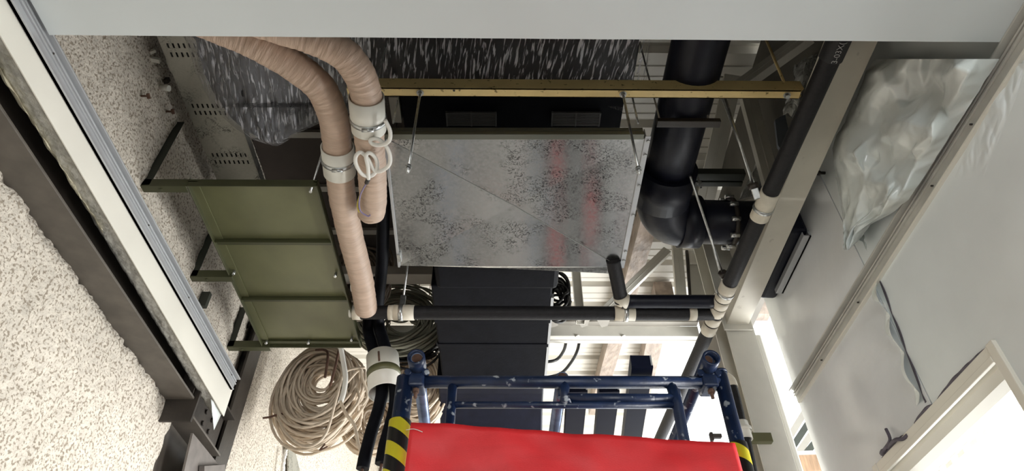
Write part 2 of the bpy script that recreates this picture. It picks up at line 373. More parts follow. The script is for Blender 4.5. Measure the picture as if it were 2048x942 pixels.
part('channel', rl, ALUP, rr_, bevel=.0015)
part('lip', MB().box(1.684, 1.70, -1, 3.40, 3.508, 3.518), CREAM, rr_)
for y in (1.45, 1.75, 2.5, 3.0): part('screw', MB().cyl((1.688, y, 3.535), (1.680, y, 3.535), .004, 8), DARKST, rr_)
# ================================================================== DARK STEEL, LEFT
db = thing('steel_beam', 'dark brown steel beam under the cream strip with sprayed plaster lapping its lower edge', 'beam', (-1.69, 1.5, 3.36))
part('bottom_flange', MB().box(-1.79, -1.62, -4, 3.12, 3.362, 3.374), BRST, db, bevel=.002)
part('web', MB().box(-1.71, -1.70, -4, 3.70, 3.374, 3.55), DARKST, db)
part('top_flange', MB().box(-1.78, -1.63, -4, 3.70, 3.55, 3.562), DARKST, db)
part('stiffener', MB().box(-1.70, -1.625, 3.09, 3.10, 3.374, 3.55), DARKST, db)
part('end_plate', MB().box(-1.79, -1.60, 3.12, 3.135, 3.24, 3.50), DARKST, db)
part('bottom_flange', MB().box(-1.80, -1.66, 3.14, 3.72, 3.33, 3.342), BRST, db, bevel=.002)
part('splice_plate', MB().box(-1.82, -1.80, 3.15, 3.76, 1.5, 3.56), BRST, db)
for y in (3.45, 3.55):
    for z in (3.40, 3.47): part('bolt', MB().nut((-1.695, y, z), (1, 0, 0), .014, .014), DARKST, db)
cl_ = thing('steel_column', 'black steel column standing in the sprayed left wall behind the olive platform', 'column', (-1.74, 3.86, 0))
part('flange', MB().box(-1.775, -1.755, 3.72, 4.00, 0, 5.58), DARKST, cl_)
part('web', MB().box(-1.755, -1.70, 3.80, 3.815, 0, 5.58), DARKST, cl_)
part('flange', MB().box(-1.70, -1.685, 3.725, 3.90, 0, 5.58), DARKST, cl_)
gp = thing('gusset_bracket', 'grey triangular steel gusset below the end of the dark beam at the bottom left', 'bracket', (-1.72, 3.3, 3.0))
q = [pX(x, y, -1.66) for x, y in ((386, 866), (438, 930), (420, 1000), (355, 1000))]
part('gusset_plate', MB().prism(q, (-.012, 0, 0)), GUSS, gp)
q = [pX(x, y, -1.655) for x, y in ((398, 932), (440, 929), (440, 985), (396, 990))]
part('base_plate', MB().prism(q, (.03, 0, 0)), GUSS, gp)
# ================================================================== CABLE TRAY
ct = thing('cable_tray', 'galvanised perforated cable tray running along the sprayed wall above the olive platform', 'cable tray', (-1.5, 1.5, 4.45))
TX0, TX1, TY0, TY1, TZ = -1.655, -1.405, .2, 2.80, 4.45
rows = []
for y in (110, 92, 226, 212, 324, 310): rows.append(pz(430, y, TZ).y)
rows = sorted(rows)
xs = [TX0]; nsl = 8
for i in range(nsl):
    c0 = TX0+.022+(i+.5)*(TX1-TX0-.044)/nsl; xs += [c0-.0045, c0+.0045]
xs.append(TX1)
ysl = [TY0]
for y in rows: ysl += [y-.013, y+.013]
ysl.append(TY1)
tm = MB(); vg = {}
def tv(i, j):
    if (i, j) not in vg: vg[i, j] = tm.bm.verts.new((xs[i]+.0, ysl[j], TZ))
    return vg[i, j]
for i in range(len(xs)-1):
    for j in range(len(ysl)-1):
        if i % 2 == 1 and j % 2 == 1: continue
        tm.bm.faces.new((tv(i, j), tv(i+1, j), tv(i+1, j+1), tv(i, j+1)))
tm.solid((0, 0, .0015)); part('tray_bed', tm, GALVT, ct)
for x in (TX0, TX1): part('side_flange', MB().box(x-.001, x+.001, TY0, TY1, TZ, TZ+.05), GALVT, ct)
for i in range(6):  # black rods added above the bed to darken its slots
    x = TX0+.03+i*.038
    solo('slot_darkener', MB().tube([(x, TY0, TZ+.022), (x+.004, 1.2, TZ+.022), (x-.003, 2.0, TZ+.022), (x, TY1, TZ+.022)], .0195, 8), CABLEK, 'black rod added in the galvanised tray so that its slots look dark', 'cable', 'black rods added behind the tray slots')
# hose coil behind the tray edge, small things fixed to the wall
hp = spline([pz(338, 60, 4.50), pz(336, 110, 4.50), pz(345, 140, 4.52), pz(362, 152, 4.54), pz(380, 140, 4.56)], 8)
solo('hose', MB().tube(hp, .012, 10), COND, 'pale hose looping out behind the outer edge of the galvanised tray', 'hose')
an = thing('wall_anchor', 'white plastic stub with a dark clip fixed in the sprayed wall left of the tray', 'anchor', pX(320, 172, -1.74))
p = pX(320, 174, -1.75); part('stub', MB().cyl(p, p+V((.05, 0, -.012)), .016, 14), SLEEVE, an); part('clip', MB().beam(p+V((.02, -.01, .03)), p+V((.02, -.005, .065)), .02, .02), DARKST, an)
for px, py, lb in ((282, 192, 'small dark clip sticking out of the sprayed wall, the left of two'), (332, 223, 'small dark clip in the sprayed wall beside the edge of the galvanised tray')):
    p = pX(px, py, -1.75); c = thing('wall_clip', lb, 'clip', p, 'clips in the sprayed wall')
    part('pin', MB().cyl(p, p+V((.04, 0, 0)), .005, 8), RUST, c); part('head', MB().beam(p+V((.035, -.012, .004)), p+V((.035, .012, -.004)), .012, .012), RUST, c)
p = pX(302, 118, -1.75); s_ = MB().beam(p, p+V((.04, .01, 0)), .022, .018); s_.beam(p+V((0, -.03, .01)), p+V((.02, -.03, .03)), .014, .02)
solo('wall_plug', s_, SLEEVE, 'pale broken plug high on the sprayed wall near the ceiling panel', 'plug')
# ================================================================== AIR HANDLING UNIT IN FILM
ah = thing('air_handling_unit', 'large dark air handling unit wrapped in crinkled clear film behind the yellow beam', 'air conditioning unit', (-.2, 1.4, 4.5))
part('casing', MB().box(-1.10, .66, .5, 1.965, 4.53, 5.05), CASE, ah, bevel=.01)
Lr = [(55, 352), (80, 368), (105, 376), (150, 391), (200, 414), (235, 442), (262, 474), (280, 508), (288, 532), (292, 548)]
Rr = [(55, 1303), (80, 1302), (130, 1299), (170, 1290), (196, 1272), (206, 1255), (214, 790), (228, 690), (246, 640), (268, 592), (284, 572), (292, 556)]
def lerp(tab, y):
    for (a, b), (c, d) in zip(tab, tab[1:]):
        if y <= c: return b+(d-b)*(y-a)/(c-a) if y > a else b
    return tab[-1][1]
yrows = [55+i*(237/70) for i in range(71)]
fm = MB()
def filmfn(u, v):
    py = 55+v*237; xl, xr = lerp(Lr, py), lerp(Rr, py); px = xl+(xr-xl)*u
    left = max(0, min(1, (760-px)/330))
    z = 4.50-.17*left*left*(3-2*left)
    rid = abs(nz(px*.055+py*.020*(1 if px > 760 else -.9), py*.008, 3))
    z += .030*rid+.012*nz(px*.16, py*.03, 7)+.012*nz(px*.02, py*.03, 1)
    edge_u = min(u*(xr-xl), (1-u)*(xr-xl)); z += .18*max(0, 1-edge_u/16)**2
    if py > 200 and px > 800: z += .01
    return pz(px, py, min(z, 4.75))
def planar(mb):
    for f in mb.bm.faces:
        for lp in f.loops: c = lp.vert.co; lp[mb.uv].uv = (c.x*.62+.10*c.y, c.y*1.5)
fm.grid(filmfn, 240, 80); planar(fm)
for f in list(fm.bm.faces):
    if proj(f.calc_center_median())[0] < 735: fm.bm.faces.remove(f)
fl_ = part('film', fm, FILM, ah, 'crinkled clear stretch film')
fm2 = MB(); fm2.grid(filmfn, 240, 80); planar(fm2)
for f in list(fm2.bm.faces):
    if proj(f.calc_center_median())[0] >= 735: fm2.bm.faces.remove(f)
part('film_lobe', fm2, FILML, ah, 'loose lobe of clear film hanging at the left')
ins = MB()
def insfn(u, v):
    py = 57+v*228; xl, xr = lerp(Lr, py)+20+8*nz(py*.03, 1), min(lerp(Rr, py)-8, 770); xl = min(xl, xr-4); px = xl+(xr-xl)*u
    k = min(1, min(u*(xr-xl), (1-u)*(xr-xl))/45)
    left = max(0, min(1, (760-px)/330)); return pz(px, py, 4.53-.17*left*left*(3-2*left)+.035*(1-k)**2+.012*nz(px*.02, py*.02, 4))
ins.grid(insfn, 50, 40); part('insulation', ins, CASE, ah, 'dark insulation showing through the film')
# trailing shred of film at the far right corner
sh = MB()
def shred(u, v):
    q = spline([pz(1205, 208, 4.49), pz(1240, 214, 4.46), pz(1262, 216, 4.44), pz(1270, 200, 4.46)], 6); k = min(len(q)-1, int(u*(len(q)-1)))
    return q[k]+V((0, 0, -.04*v*math.sin(math.pi*u)+.006*nz(u*9, v*5)))
sh.grid(shred, 18, 4); part('film_shred', sh, FILM, ah)
fs = part('fan_section', MB().box(-.545, .615, 1.97, 2.60, 4.47, 4.95), BLACKF, ah, 'black fan section with two slatted grilles', .006)
for x0, x1 in ((893, 992), (1105, 1197)):
    A = pz(x0, 222, 4.47); B = pz(x1, 249, 4.47); g = MB()
    for i in range(9):
        y = A.y+(B.y-A.y)*(i+.5)/9; g.box(A.x, B.x, y-.003, y+.003, 4.455, 4.468)
    for x in (A.x, (A.x+B.x)/2, B.x): g.box(x-.004, x+.004, A.y, B.y, 4.452, 4.468)
    part('grille', g, GRILLE, fs)
A = pz(777, 195, 4.46); part('hanger_plate', MB().box(A.x, A.x+.05, A.y, A.y+.16, 4.46, 4.80), GSTEEL, ah)
for x in (-.50, .55): part('hanger_rod', MB().cyl((x, 1.4, 5.05), (x, 1.4, 5.62), .006, 8), ZINC, ah)
# ================================================================== YELLOW BEAM WITH RODS
YB0 = pz(600, 180, 4.25); YB1 = pz(1598, 180, 4.25)
yb = thing('yellow_beam', 'long yellow steel channel crossing in front of the film wrapped unit', 'beam', (.4, 1.82, 4.25))
ya, yc, zt = 1.797, 1.842, 4.332
prf = [(-.75, 4.25), (1.398, 4.25), (1.418, 4.27), (1.418, zt), (-.75, zt)]
b = MB(); b.box(-.75, 1.40, ya, yc, 4.25, 4.254)
b.prism([(x, ya, z) for x, z in prf], (0, .004, 0)); b.prism([(x, yc-.004, z) for x, z in prf], (0, .004, 0))
part('channel', b, YEL, yb)
for px in (908,):
    p = pz(px, 181, 4.25); part('bolt_hole', MB().cyl(p+V((0, 0, -.001)), p+V((0, 0, .001)), .006, 10), DARKST, yb)
for (x0, x1, y1) in ((840, 825, 346), (1247, 1268, 350), (1577, 1577, 192)):
    p = pz(x0, 181, 4.25); p.y = 1.82
    zb = pY(x1, y1, 1.82).z
    rd = part('threaded_rod', MB().cyl((p.x, p.y, 4.30), (p.x, p.y, zb), .006, 10), ZINC, yb, 'zinc threaded rod')
    part('washer', MB().cyl((p.x, p.y, 4.245), (p.x, p.y, 4.250), .017, 16), ZINC, rd)
    part('nut', MB().nut((p.x, p.y, 4.238), (0, 0, 1), .012, .012), ZINC, rd)
    if y1 > 300:
        part('nut', MB().nut((p.x, p.y, zb+.022), (0, 0, 1), .012, .010), ZINC, rd); part('washer', MB().cyl((p.x, p.y, zb+.033), (p.x, p.y, zb+.036), .015, 14), ZINC, rd)
        part('nut', MB().nut((p.x, p.y, zb+.042), (0, 0, 1), .012, .010), ZINC, rd)
part('tie_rod', MB().cyl((1.34, 1.80, 4.32), pY(1524, 60, 1.80), .007, 10), YEL, yb, 'thin dull yellow rod rising from the beam')
for x in (-.7, .95): part('hanger_rod', MB().cyl((x, 1.82, 4.30), (x, 1.82, 5.62), .005, 8), ZINC, yb)
# ================================================================== GALVANISED CONDENSATE TRAY
dp = thing('condensate_tray', 'shiny galvanised sheet metal tray hanging in the middle, with a diagonal crease', 'drip tray', (0, 2.5, 4.1))
ZT = 4.15
n0, n1, f1, f0 = pz(772, 277, ZT), pz(1291, 277, ZT), pz(1240, 534, ZT-.03), pz(800, 531, ZT-.03)
b = MB()
cr = lambda d: d
v = [b.bm.verts.new(q) for q in (n0, n1, f1, f0)]
m0 = b.bm.verts.new(n0.lerp(f1, .5)+V((0, 0, .024)))
for tri in ((0, 1), (1, 2), (2, 3), (3, 0)): b.bm.faces.new((v[tri[0]], v[tri[1]], m0))
b.solid((0, 0, .002)); tp = part('tray_sheet', b, GALV, dp)
up = V((0, 0, .05))
for A, B, nm in ((n0, f0, 'side_panel'), (n1, f1, 'side_panel'), (f0, f1, 'end_panel'), (n0, n1, 'near_panel')):
    part(nm, MB().prism([A, B, B+up, A+up], ((.002 if nm != 'near_panel' else 0), (.002 if nm != 'side_panel' else 0), 0)), GALV, dp)
cz = MB(); cz.beam(n0+V((0, 0, -.0005)), n0.lerp(f1, .5)+V((0, 0, .0235)), .0035, .003); cz.beam(n0.lerp(f1, .5)+V((0, 0, .0235)), f1+V((0, 0, -.0005)), .0035, .003)
part('crease', cz, M('dull_crease', (.30, .30, .29), .5, .8), dp)
# near edge rail and right side flange
A, B = n0+V((-.01, 0, 0)), n1+V((-.01, 0, 0)); e = MB()
e.profile([(-.003, -.006), (.030, -.006), (.030, .014), (-.003, .014)], A, B); e.profile([(.006, .014), (.022, .014), (.022, .034), (.006, .034)], A, B); e.profile([(-.003, .034), (.024, .034), (.024, .055), (-.003, .055)], A, B)
part('edge_rail', e, M('dull_rail', (.20, .205, .17), .32, .7), dp, 'dull grey metal rail along the near edge', .002)
A, B = n1+V((.0, -.02, .02)), f1+V((.0, 0, .02)); e = MB(); e.profile([(-.004, -.03), (.022, -.03), (.022, -.027), (0, -.027), (0, .03), (-.004, .03)], A, B)
sf = part('side_flange', e, ALU, dp, 'bolted side flange on the right')
for t in (.03, .12, .33, .55, .85, .93): p = A.lerp(B, t)+V((.012, 0, -.032)); part('bolt', MB().nut(p, (0, 0, 1), .009, .010), ZINC, sf)
A, B = n0+V((-.004, 0, .0)), f0+V((-.004, 0, 0)); part('side_flange', MB().beam(A, B, .012, .03), ALU, dp)
lug = pz(800, 515, ZT-.04); part('lug', MB().box(lug.x-.014, lug.x+.008, lug.y-.03, lug.y+.03, ZT-.05, ZT+.02), ZINC, dp, bevel=.003)
for q in (n0, n1, f0, f1):
    q = q+V((-.02 if q.x > 0 else .02, 0, .12)); part('hanger_rod', MB().cyl(q, (q.x, q.y, 5.6), .005, 8), ZINC, dp)
fl2 = MB(); q = [f0.lerp(f1, .05), f1, f1+V((.0, .075, .01)), f0.lerp(f1, .4)+V((0, .022, .006))]
fl2.prism(q, (0, 0, .002)); part('end_lip', fl2, GALV, dp)
# ================================================================== RECTANGULAR BLACK DUCT
rd = thing('rectangular_duct', 'wide rectangular duct in black insulation running away under the galvanised tray', 'duct', (-.05, 4, 4.25))
DZ = 4.28
A0, A1 = pz(877, 575, DZ), pz(1099, 575, DZ); B0, B1 = pz(880, 770, DZ), pz(1095, 770, DZ)
xl, xr = -.475, .305
part('body', MB().box(xl, xr, 3.30, B0.y, DZ, DZ+.42), BLACKF, rd, bevel=.012)
co = MB()
q0, q1 = pz(868, 540, DZ-.01), pz(1119, 540, DZ-.01); q2 = pz(1113, 578, DZ-.01)
co.box(q0.x, q1.x, q0.y-.10, q2.y, DZ-.02, DZ+.45); part('collar', co, BLACKF, rd, bevel=.03)
for py, w_ in ((640, .03), (690, .02)):
    p = pz(990, py, DZ); part('band', MB().box(xl-.006, xr+.006, p.y-w_, p.y+w_, DZ-.006, DZ+.43), BLACKF, rd, bevel=.004)
part('corner_trim', MB().box(xr-.004, xr+.014, 3.42, B0.y, DZ-.004, DZ+.03), ALU, rd, 'grey edge trim')
be = MB(); prof = []
for i in range(13):
    t = i/12; an = t*math.radians(62); prof.append((B0.y+.62*math.sin(an), DZ-.62*(1-math.cos(an))))
top = [(y+.16, z+.40) for y, z in prof][::-1]
be.prism([(xl-.04, y, z) for y, z in prof+top], (xr-xl+.04, 0, 0)); part('bend', be, NAVYF, rd, 'shiny black downward bend', .012)
part('flange', MB().box(xl-.05, xr+.02, B0.y-.03, B0.y+.03, DZ-.012, DZ+.44), BLACKF, rd, bevel=.01)
for x in (xl+.05, xr-.05): part('hanger_rod', MB().cyl((x, 4.0, DZ+.42), (x, 4.0, 5.62), .005, 8), ZINC, rd)
# ================================================================== ROUND BLACK DUCT
ro = thing('round_duct', 'fat round duct in black insulation coming down the right side and turning into the wall', 'duct', (1, 2.4, 4.2))
DC = 4.42; RD = .135
pA = V((.925, .9, DC)); pB = V((.905, 2.62, DC)); pC = V((1.05, 2.86, DC)); 
part('straight_run', MB().tube([pA, V((.92, 1.5, DC)), V((.915, 2.1, DC)), V((.91, 2.60, DC))], RD, 28, jit=.015), NAVYF, ro)
el = []
for i in range(11):
    an = math.radians(90*i/10); el.append(V((.91+.155-.155*math.cos(an), 2.58+.27*math.sin(an), DC)))
part('elbow', MB().tube(el, RD*1.13, 28), NAVYF, ro)
part('elbow_band', MB().tube([V((.91, 2.42, DC)), V((.91, 2.66, DC))], RD*1.22, 28), NAVYF, ro, 'wide sleeve of black insulation')
part('branch_run', MB().tube([V((1.06, 2.85, DC)), V((1.70, 2.87, DC))], RD*1.0, 28), NAVYF, ro)
part('elbow_band', MB().tube([V((1.05, 2.85, DC)), V((1.17, 2.855, DC))], RD*1.20, 28), NAVYF, ro)
fg = MB(); fg.ring((1.355, 2.86, DC), (1.375, 2.86, DC), RD*1.16, .04, 28); fgo = part('flange', fg, DARKST, ro)
for k in range(10):
    an = 2*math.pi*k/10; p = V((1.35, 2.86+RD*1.16*math.cos(an), DC+RD*1.16*math.sin(an))); part('bolt', MB().nut(p, (1, 0, 0), .014, .05), ZINC, fgo)
cw = MB(); cw.box(1.60, 1.70, 2.66, 3.28, 4.16, 4.72); wc = part('wall_collar', cw, NAVYF, ro, 'padded black collar where the duct meets the wall', .02)
gc = MB(); gc.box(1.66, 1.70, 2.66, 3.17, 4.120, 4.128); gc.box(1.655, 1.660, 2.66, 3.17, 4.120, 4.15); gc.box(1.69, 1.70, 2.66, 3.17, 4.12, 4.16); part('wall_channel', gc, ALU, wc, 'galvanised channel under the collar')
p0, p1 = pz(1325, 245, 4.27), pz(1440, 245, 4.27)
part('support_bar', MB().box(p0.x-.03, p1.x, p0.y-.02, p0.y+.02, DC-RD-.03, DC-RD-.002), DARKST, ro, 'flat black support bar under the duct', .003)
for x in (p0.x-.01, p1.x-.05): part('support_rod', MB().cyl((x, p0.y, DC-RD-.02), (x, p0.y, 5.62), .005, 8), GSTEEL, ro)
# ================================================================== BEAM, COLUMN ON THE RIGHT
sb = thing('steel_beam', 'cream painted steel beam running diagonally down the right beside the black pipe', 'beam', (1.49, 2.2, 4.1))
part('bottom_flange', MB().box(1.42, 1.562, -1, 3.46, 4.10, 4.112), BSTEEL, sb, bevel=.002)
part('web', MB().box(1.424, 1.432, -1, 3.46, 4.112, 4.26), BSTEEL, sb); part('web', MB().box(1.550, 1.558, -1, 3.46, 4.112, 4.26), BSTEEL, sb)
part('top_flange', MB().box(1.424, 1.558, -1, 3.46, 4.26, 4.27), BSTEEL, sb, bevel=.002)
part('end_plate', MB().box(1.40, 1.58, 3.46, 3.475, 4.06, 4.36), WSTEEL, sb)
sc_ = thing('steel_column', 'pale grey steel column standing at the far end of the cream beam on the right', 'column', (1.55, 3.6, 0))
part('flange', MB().box(1.42, 1.60, 3.49, 3.505, 0, 5.58), WSTEEL, sc_, bevel=.002)
part('web', MB().box(1.50, 1.51, 3.505, 3.68, 0, 5.58), WSTEEL, sc_)
part('flange', MB().box(1.42, 1.60, 3.68, 3.695, 0, 5.58), WSTEEL, sc_, bevel=.002)
part('lip', MB().box(1.600, 1.64, 3.50, 3.69, 0, 4.05), WSTEEL, sc_, bevel=.01)
part('crossbar', MB().box(*[pY(1496, 876, 3.485).x, pY(1540, 876, 3.485).x], 3.45, 3.488, pY(1500, 886, 3.47).z, pY(1500, 868, 3.47).z), OLIVEP, sc_, 'short olive bar', .003)
# ================================================================== DRAIN PIPES
PR = .042
def tape(name, a, b, r, parent, mat=TAPE, label=None): return part(name, MB().cyl(a, b, r, 22), mat, parent, label)
mp_ = thing('drain_pipe', 'long black insulated pipe running down beside the cream beam on the right', 'pipe', (1.3, 2.8, 4.0))
Q = lambda y: V((1.338-.036*(y-1.4), y, 4.0))
part('pipe_run', MB().tube([Q(.5+.4*i) for i in range(12)]+[Q(5.3)], PR, 22, jit=.02), PIPEF, mp_)
def ypix(py): return (pz(1024, py, 4.0)).y
part('wide_end', MB().cyl(Q(.6), Q(ypix(112)), PR+.006, 22), PIPEF, mp_)
for y0, y1, k in ((384, 436, 1), (566, 597, 1), (600, 612, 0), (614, 628, 0), (632, 645, 0), (648, 664, 0)):
    a_, b_ = Q(ypix(y0)-.012), Q(ypix(y1)-.012); sl = tape('tape_band', a_, b_, PR+.004+.002*k, mp_)
    if k:
        m_ = a_.lerp(b_, .62); d_ = (b_-a_).normalized(); part('clamp', MB().ring(m_-d_*.010, m_+d_*.010, PR+.010, .006), ZINC, sl, 'galvanised pipe clamp')
        part('clamp_rod', MB().cyl(m_+V((0, 0, PR)), m_+V((0, 0, 1.62)), .005, 8), ZINC, sl)
tx = bpy.data.curves.new('pipe_text', 'FONT'); tx.body = '3-03X(1'; tx.size = .034; tx.extrude = .0004
to = bpy.data.objects.new('pipe_text_tmp', tx); C.objects.link(to); bpy.context.view_layer.update()
me = bpy.data.meshes.new_from_object(to.evaluated_get(bpy.context.evaluated_depsgraph_get())); C.objects.unlink(to); bpy.data.objects.remove(to)
base = Q(ypix(112)); base = V((base.x+.006, base.y-.004, 4.0-PR-.0075))
Mx = Matrix(((0, -1, 0), (-1, 0, 0), (0, 0, -1))).to_4x4()
me.transform(Matrix.Translation(base-WL[mp_.name]) @ Mx); me.materials.clear(); me.materials.append(INKM)
to = bpy.data.objects.new('printed_mark', me); C.objects.link(to); to.parent = mp_; WL[to.name] = WL[mp_.name]; to['label'] = 'grey printed pipe number'
# cross pipe
xp = thing('drain_pipe', 'black insulated pipe crossing horizontally from the tan pipe to the cream beam', 'pipe', (.2, 3.21, 4.0))
XY = 3.215; X = lambda px, py=625: V((pY(px, py, XY).x, XY, 4.0))
part('pipe_run', MB().tube([X(705).lerp(X(1440), i/10) for i in range(11)], PR, 22, jit=.02), PIPEF, xp)
for x0, x1, k in ((706, 722, 0), (777, 790, 0), (788, 829, 1), (1228, 1269, 1), (1376, 1391, 0)):
    sl = tape('tape_band', X(x0), X(x1), PR+.003+.002*k, xp)
    if k:
        m_ = X(x0).lerp(X(x1), .35 if x0 < 900 else .55); cl = part('clamp', MB().ring(m_-V((.013, 0, 0)), m_+V((.013, 0, 0)), PR+.010, .006), ZINC, sl, 'galvanised hanging clamp')
        part('clamp_strap', MB().box(m_.x-.016, m_.x+.016, XY-.01, XY+.01, 4.0+PR, 4.0+PR+.085), ZINC, sl, bevel=.003)
        part('clamp_rod', MB().cyl(m_+V((0, 0, PR+.08)), m_+V((0, 0, 1.62)), .006, 8), ZINC, sl)
part('end_cap', MB().cyl(X(699), X(706), PR*.75, 18), SLEEVE, xp)
# second branch with riser
bp_ = thing('drain_pipe', 'short black pipe with a riser dropping from the right corner of the galvanised tray', 'pipe', (.9, 3.1, 4.0))
BY = 3.125; BZ = 4.02
c0 = V((pY(1243, 603, BY).x, BY, BZ)); c1 = V((1.275, BY, BZ)); BR = .041
part('pipe_run', MB().tube([c0+(c1-c0)*(i/8) for i in range(9)], BR, 22, jit=.03), NAVYF, bp_)
tr_ = pz(1226, 520, 4.125); rz = spline([c0, c0.lerp(tr_, .35), c0.lerp(tr_, .7), tr_], 6)
part('riser', MB().tube(rz, BR, 22, jit=.03), PIPEF, bp_, 'riser')
part('tape_band', MB().tube([c0.lerp(tr_, .14), c0+V((.002, -.006, .004)), c0+V((.035, 0, 0))], BR+.004, 22), TAPE, bp_, 'cream tape at the corner')
part('tape_band', MB().cyl(c1+V((-.03, 0, 0)), c1, BR+.005, 20), TAPE, bp_)
# ================================================================== TAN FLEX PIPES
def tanpipe(pix, z, r, label, sleeve, clampy, cut=False, zend=None):
    pts = [pz(x, y, (z if zend is None else z+(zend-z)*i/(len(pix)-1))) for i, (x, y) in enumerate(pix)]
    t = thing('insulated_pipe', label, 'pipe', V((pts[len(pts)//2].x, pts[len(pts)//2].y, z-r)))
    sp = spline(pts, 34)
    part('wrap', MB().tube(sp, r, 30, jit=.045), TAN, t)
    def near(py):
        best = None
        for i in range(len(sp)-1):
            yy = proj(sp[i])[1]
            if best is None or abs(yy-py) < best[0]: best = (abs(yy-py), sp[i])
        return best[1]
    a_, b_ = near(sleeve[0]), near(sleeve[1]); s_ = part('sleeve', MB().ring(a_, b_, r+.010, .006, 30), SLEEVE, t, 'white plastic sleeve')
    m_ = near(clampy); d_ = (b_-a_).normalized(); part('clamp', MB().ring(m_-d_*.011, m_+d_*.011, r+.014, .005, 30), ZINC, s_, 'galvanised clamp')
    part('clamp_bolt', MB().nut(m_+V((.01, 0, -r-.018)), (1, 0, 0), .009, .05), ZINC, s_)
    part('clamp_rod', MB().cyl(m_+V((0, 0, r+.01)), m_+V((0, 0, 5.62-m_.z)), .005, 8), ZINC, s_)
    return t, sp
tA, spA = tanpipe([(360, 25), (440, 55), (520, 91), (600, 140), (646, 184), (669, 245), (677, 320), (686, 400), (703, 480), (722, 555), (732, 618)], 4.0, .066, 'longer tan wrapped pipe curving down from the ceiling panel to the black cross pipe', (292, 346), 318)
tB, spB = tanpipe([(480, 30), (560, 54), (627, 76), (682, 104), (714, 140), (729, 178), (735, 216), (739, 280), (744, 340), (746, 400), (742, 428)], 3.95, .066, 'shorter tan wrapped pipe with a rounded free end beside the galvanised tray', (193, 258), 237)
e_ = spB[-1]; part('end_cap', MB().tube([e_+V((0, -.01, 0)), e_+V((0, .015, 0)), e_+V((-.002, .032, 0))], [.066, .055, .018], 26), TAN, tB)
def wire(name, pix, z, r, mat, label, cat, group=None, n=10):
    zz = z if isinstance(z, (list, tuple)) else [z]*len(pix)
    return solo(name, MB().tube(spline([pz(x, y, h) for (x, y), h in zip(pix, zz)], n), r, 10), mat, label, cat, group)
cw = thing('cable_bundle', 'curly white sleeved cable dangling over the shorter tan pipe', 'cable', pz(745, 300, 3.86))
pix = [(770, 240), (780, 262), (778, 282), (762, 290), (745, 288), (741, 280), (756, 278), (772, 292), (780, 312), (778, 330), (762, 342), (748, 340), (736, 318), (722, 305), (712, 312), (712, 328), (724, 348), (742, 352), (754, 338), (752, 318), (740, 306), (732, 312), (736, 334), (737, 358)]
part('sleeving', MB().tube(spline([pz(x, y, 3.862-.012*math.sin(i*.9)) for i, (x, y) in enumerate(pix)], 6), .009, 10), COND, cw)
part('ferrule', MB().cyl(pz(737, 357, 3.865), pz(733, 366, 3.87), .010, 10), DARKST, cw)
part('wire', MB().tube(spline([pz(733, 366, 3.87), pz(722, 385, 3.88), pz(715, 410, 3.88), pz(718, 424, 3.88)], 6), .004, 8), WIREY, cw, 'yellow wire')
part('wire', MB().tube(spline([pz(733, 366, 3.868), pz(720, 392, 3.875), pz(720, 420, 3.875), pz(735, 432, 3.875), pz(740, 430, 3.875)], 6), .004, 8), WIREL, cw, 'lilac wire')
# ================================================================== OLIVE PLATFORM
op = thing('cable_platform', 'olive green steel platform of three panels on wall brackets at the left', 'platform', (-1.2, 2.9, 3.97))
OZ = 3.97; OX0, OX1, OY0, OY1 = -1.535, -.91, 2.165, 3.55
for i, (ya_, yb_) in enumerate(((2.18, 2.60), (2.62, 3.05), (3.07, 3.53))):
    part('plate', MB().box(OX0+.03, OX1-.01, ya_-.01, yb_+.01, OZ+.035, OZ+.039), OLIVEP, op)
def angbar(a, b, nm='frame_bar', mat=OLIVE): return part(nm, MB().box(a[0], b[0], a[1], b[1], a[2], b[2]), mat, op, bevel=.002)
for x0, x1 in ((OX0, OX0+.006), (OX1-.006, OX1)): angbar((x0, OY0, OZ), (x1, OY1, OZ+.05), 'side_rail')
part('side_rail_ledge', MB().box(OX0, OX0+.045, OY0, OY1, OZ+.026, OZ+.032), OLIVEP, op)
part('side_rail_ledge', MB().box(OX1-.022, OX1, OY0, OY1, OZ+.026, OZ+.032), OLIVEP, op)
for y in (pz(550, 492, OZ).y, pz(590, 606, OZ).y):
    angbar((OX0+.006, y-.022, OZ+.004), (OX1-.006, y-.017, OZ+.045), 'cross_bar'); part('cross_bar_ledge', MB().box(OX0+.006, OX1-.006, y-.022, y+.018, OZ+.022, OZ+.028), OLIVE, op, bevel=.002)
angbar((OX0, OY1-.006, OZ), (OX1, OY1, OZ+.05), 'end_bar'); part('end_bar_ledge', MB().box(OX0, OX1, OY1-.045, OY1, OZ+.018, OZ+.026), OLIVE, op)
for y, top, x1 in ((2.19, 4.47, OX1), (2.87, 4.30, OX0+.02), (3.56, 4.28, OX0+.05)):
    br = MB(); br.box(-1.755, x1, y-.004+.03, y+.002+.03, OZ, OZ+.045) if 0 else br.box(-1.755, x1, y-.025, y-.020, OZ-.004, OZ+.045)
    br.box(-1.755, x1 if x1 < -1 else OX0, y-.025, y+.018, OZ-.006, OZ-.001)
    bo = part('bracket', br, OLIVE, op, bevel=.002)
    part('wall_leg', MB().box(-1.752, -1.747, y-.025, y+.022, OZ, top).box(-1.752, -1.71, y-.025, y-.020, OZ, top), DKGR, bo, bevel=.002)
    p = V((-1.66, y-.004, OZ-.008)); part('bolt', MB().nut(p, (0, 0, 1), .006, .008), OLIVE, bo)
bl = part('stub_bracket', MB().box(-1.755, -1.70, 3.02, 3.05, 3.90, OZ+.03), DKGR, op)
for px, py in ((622, 380), (671, 550), (533, 684), (617, 684), (703, 678), (468, 545)):
    p = pz(px, py, OZ+.014); part('clip', MB().nut(p, (0, 0, 1), .008, .03), ZINC, op)
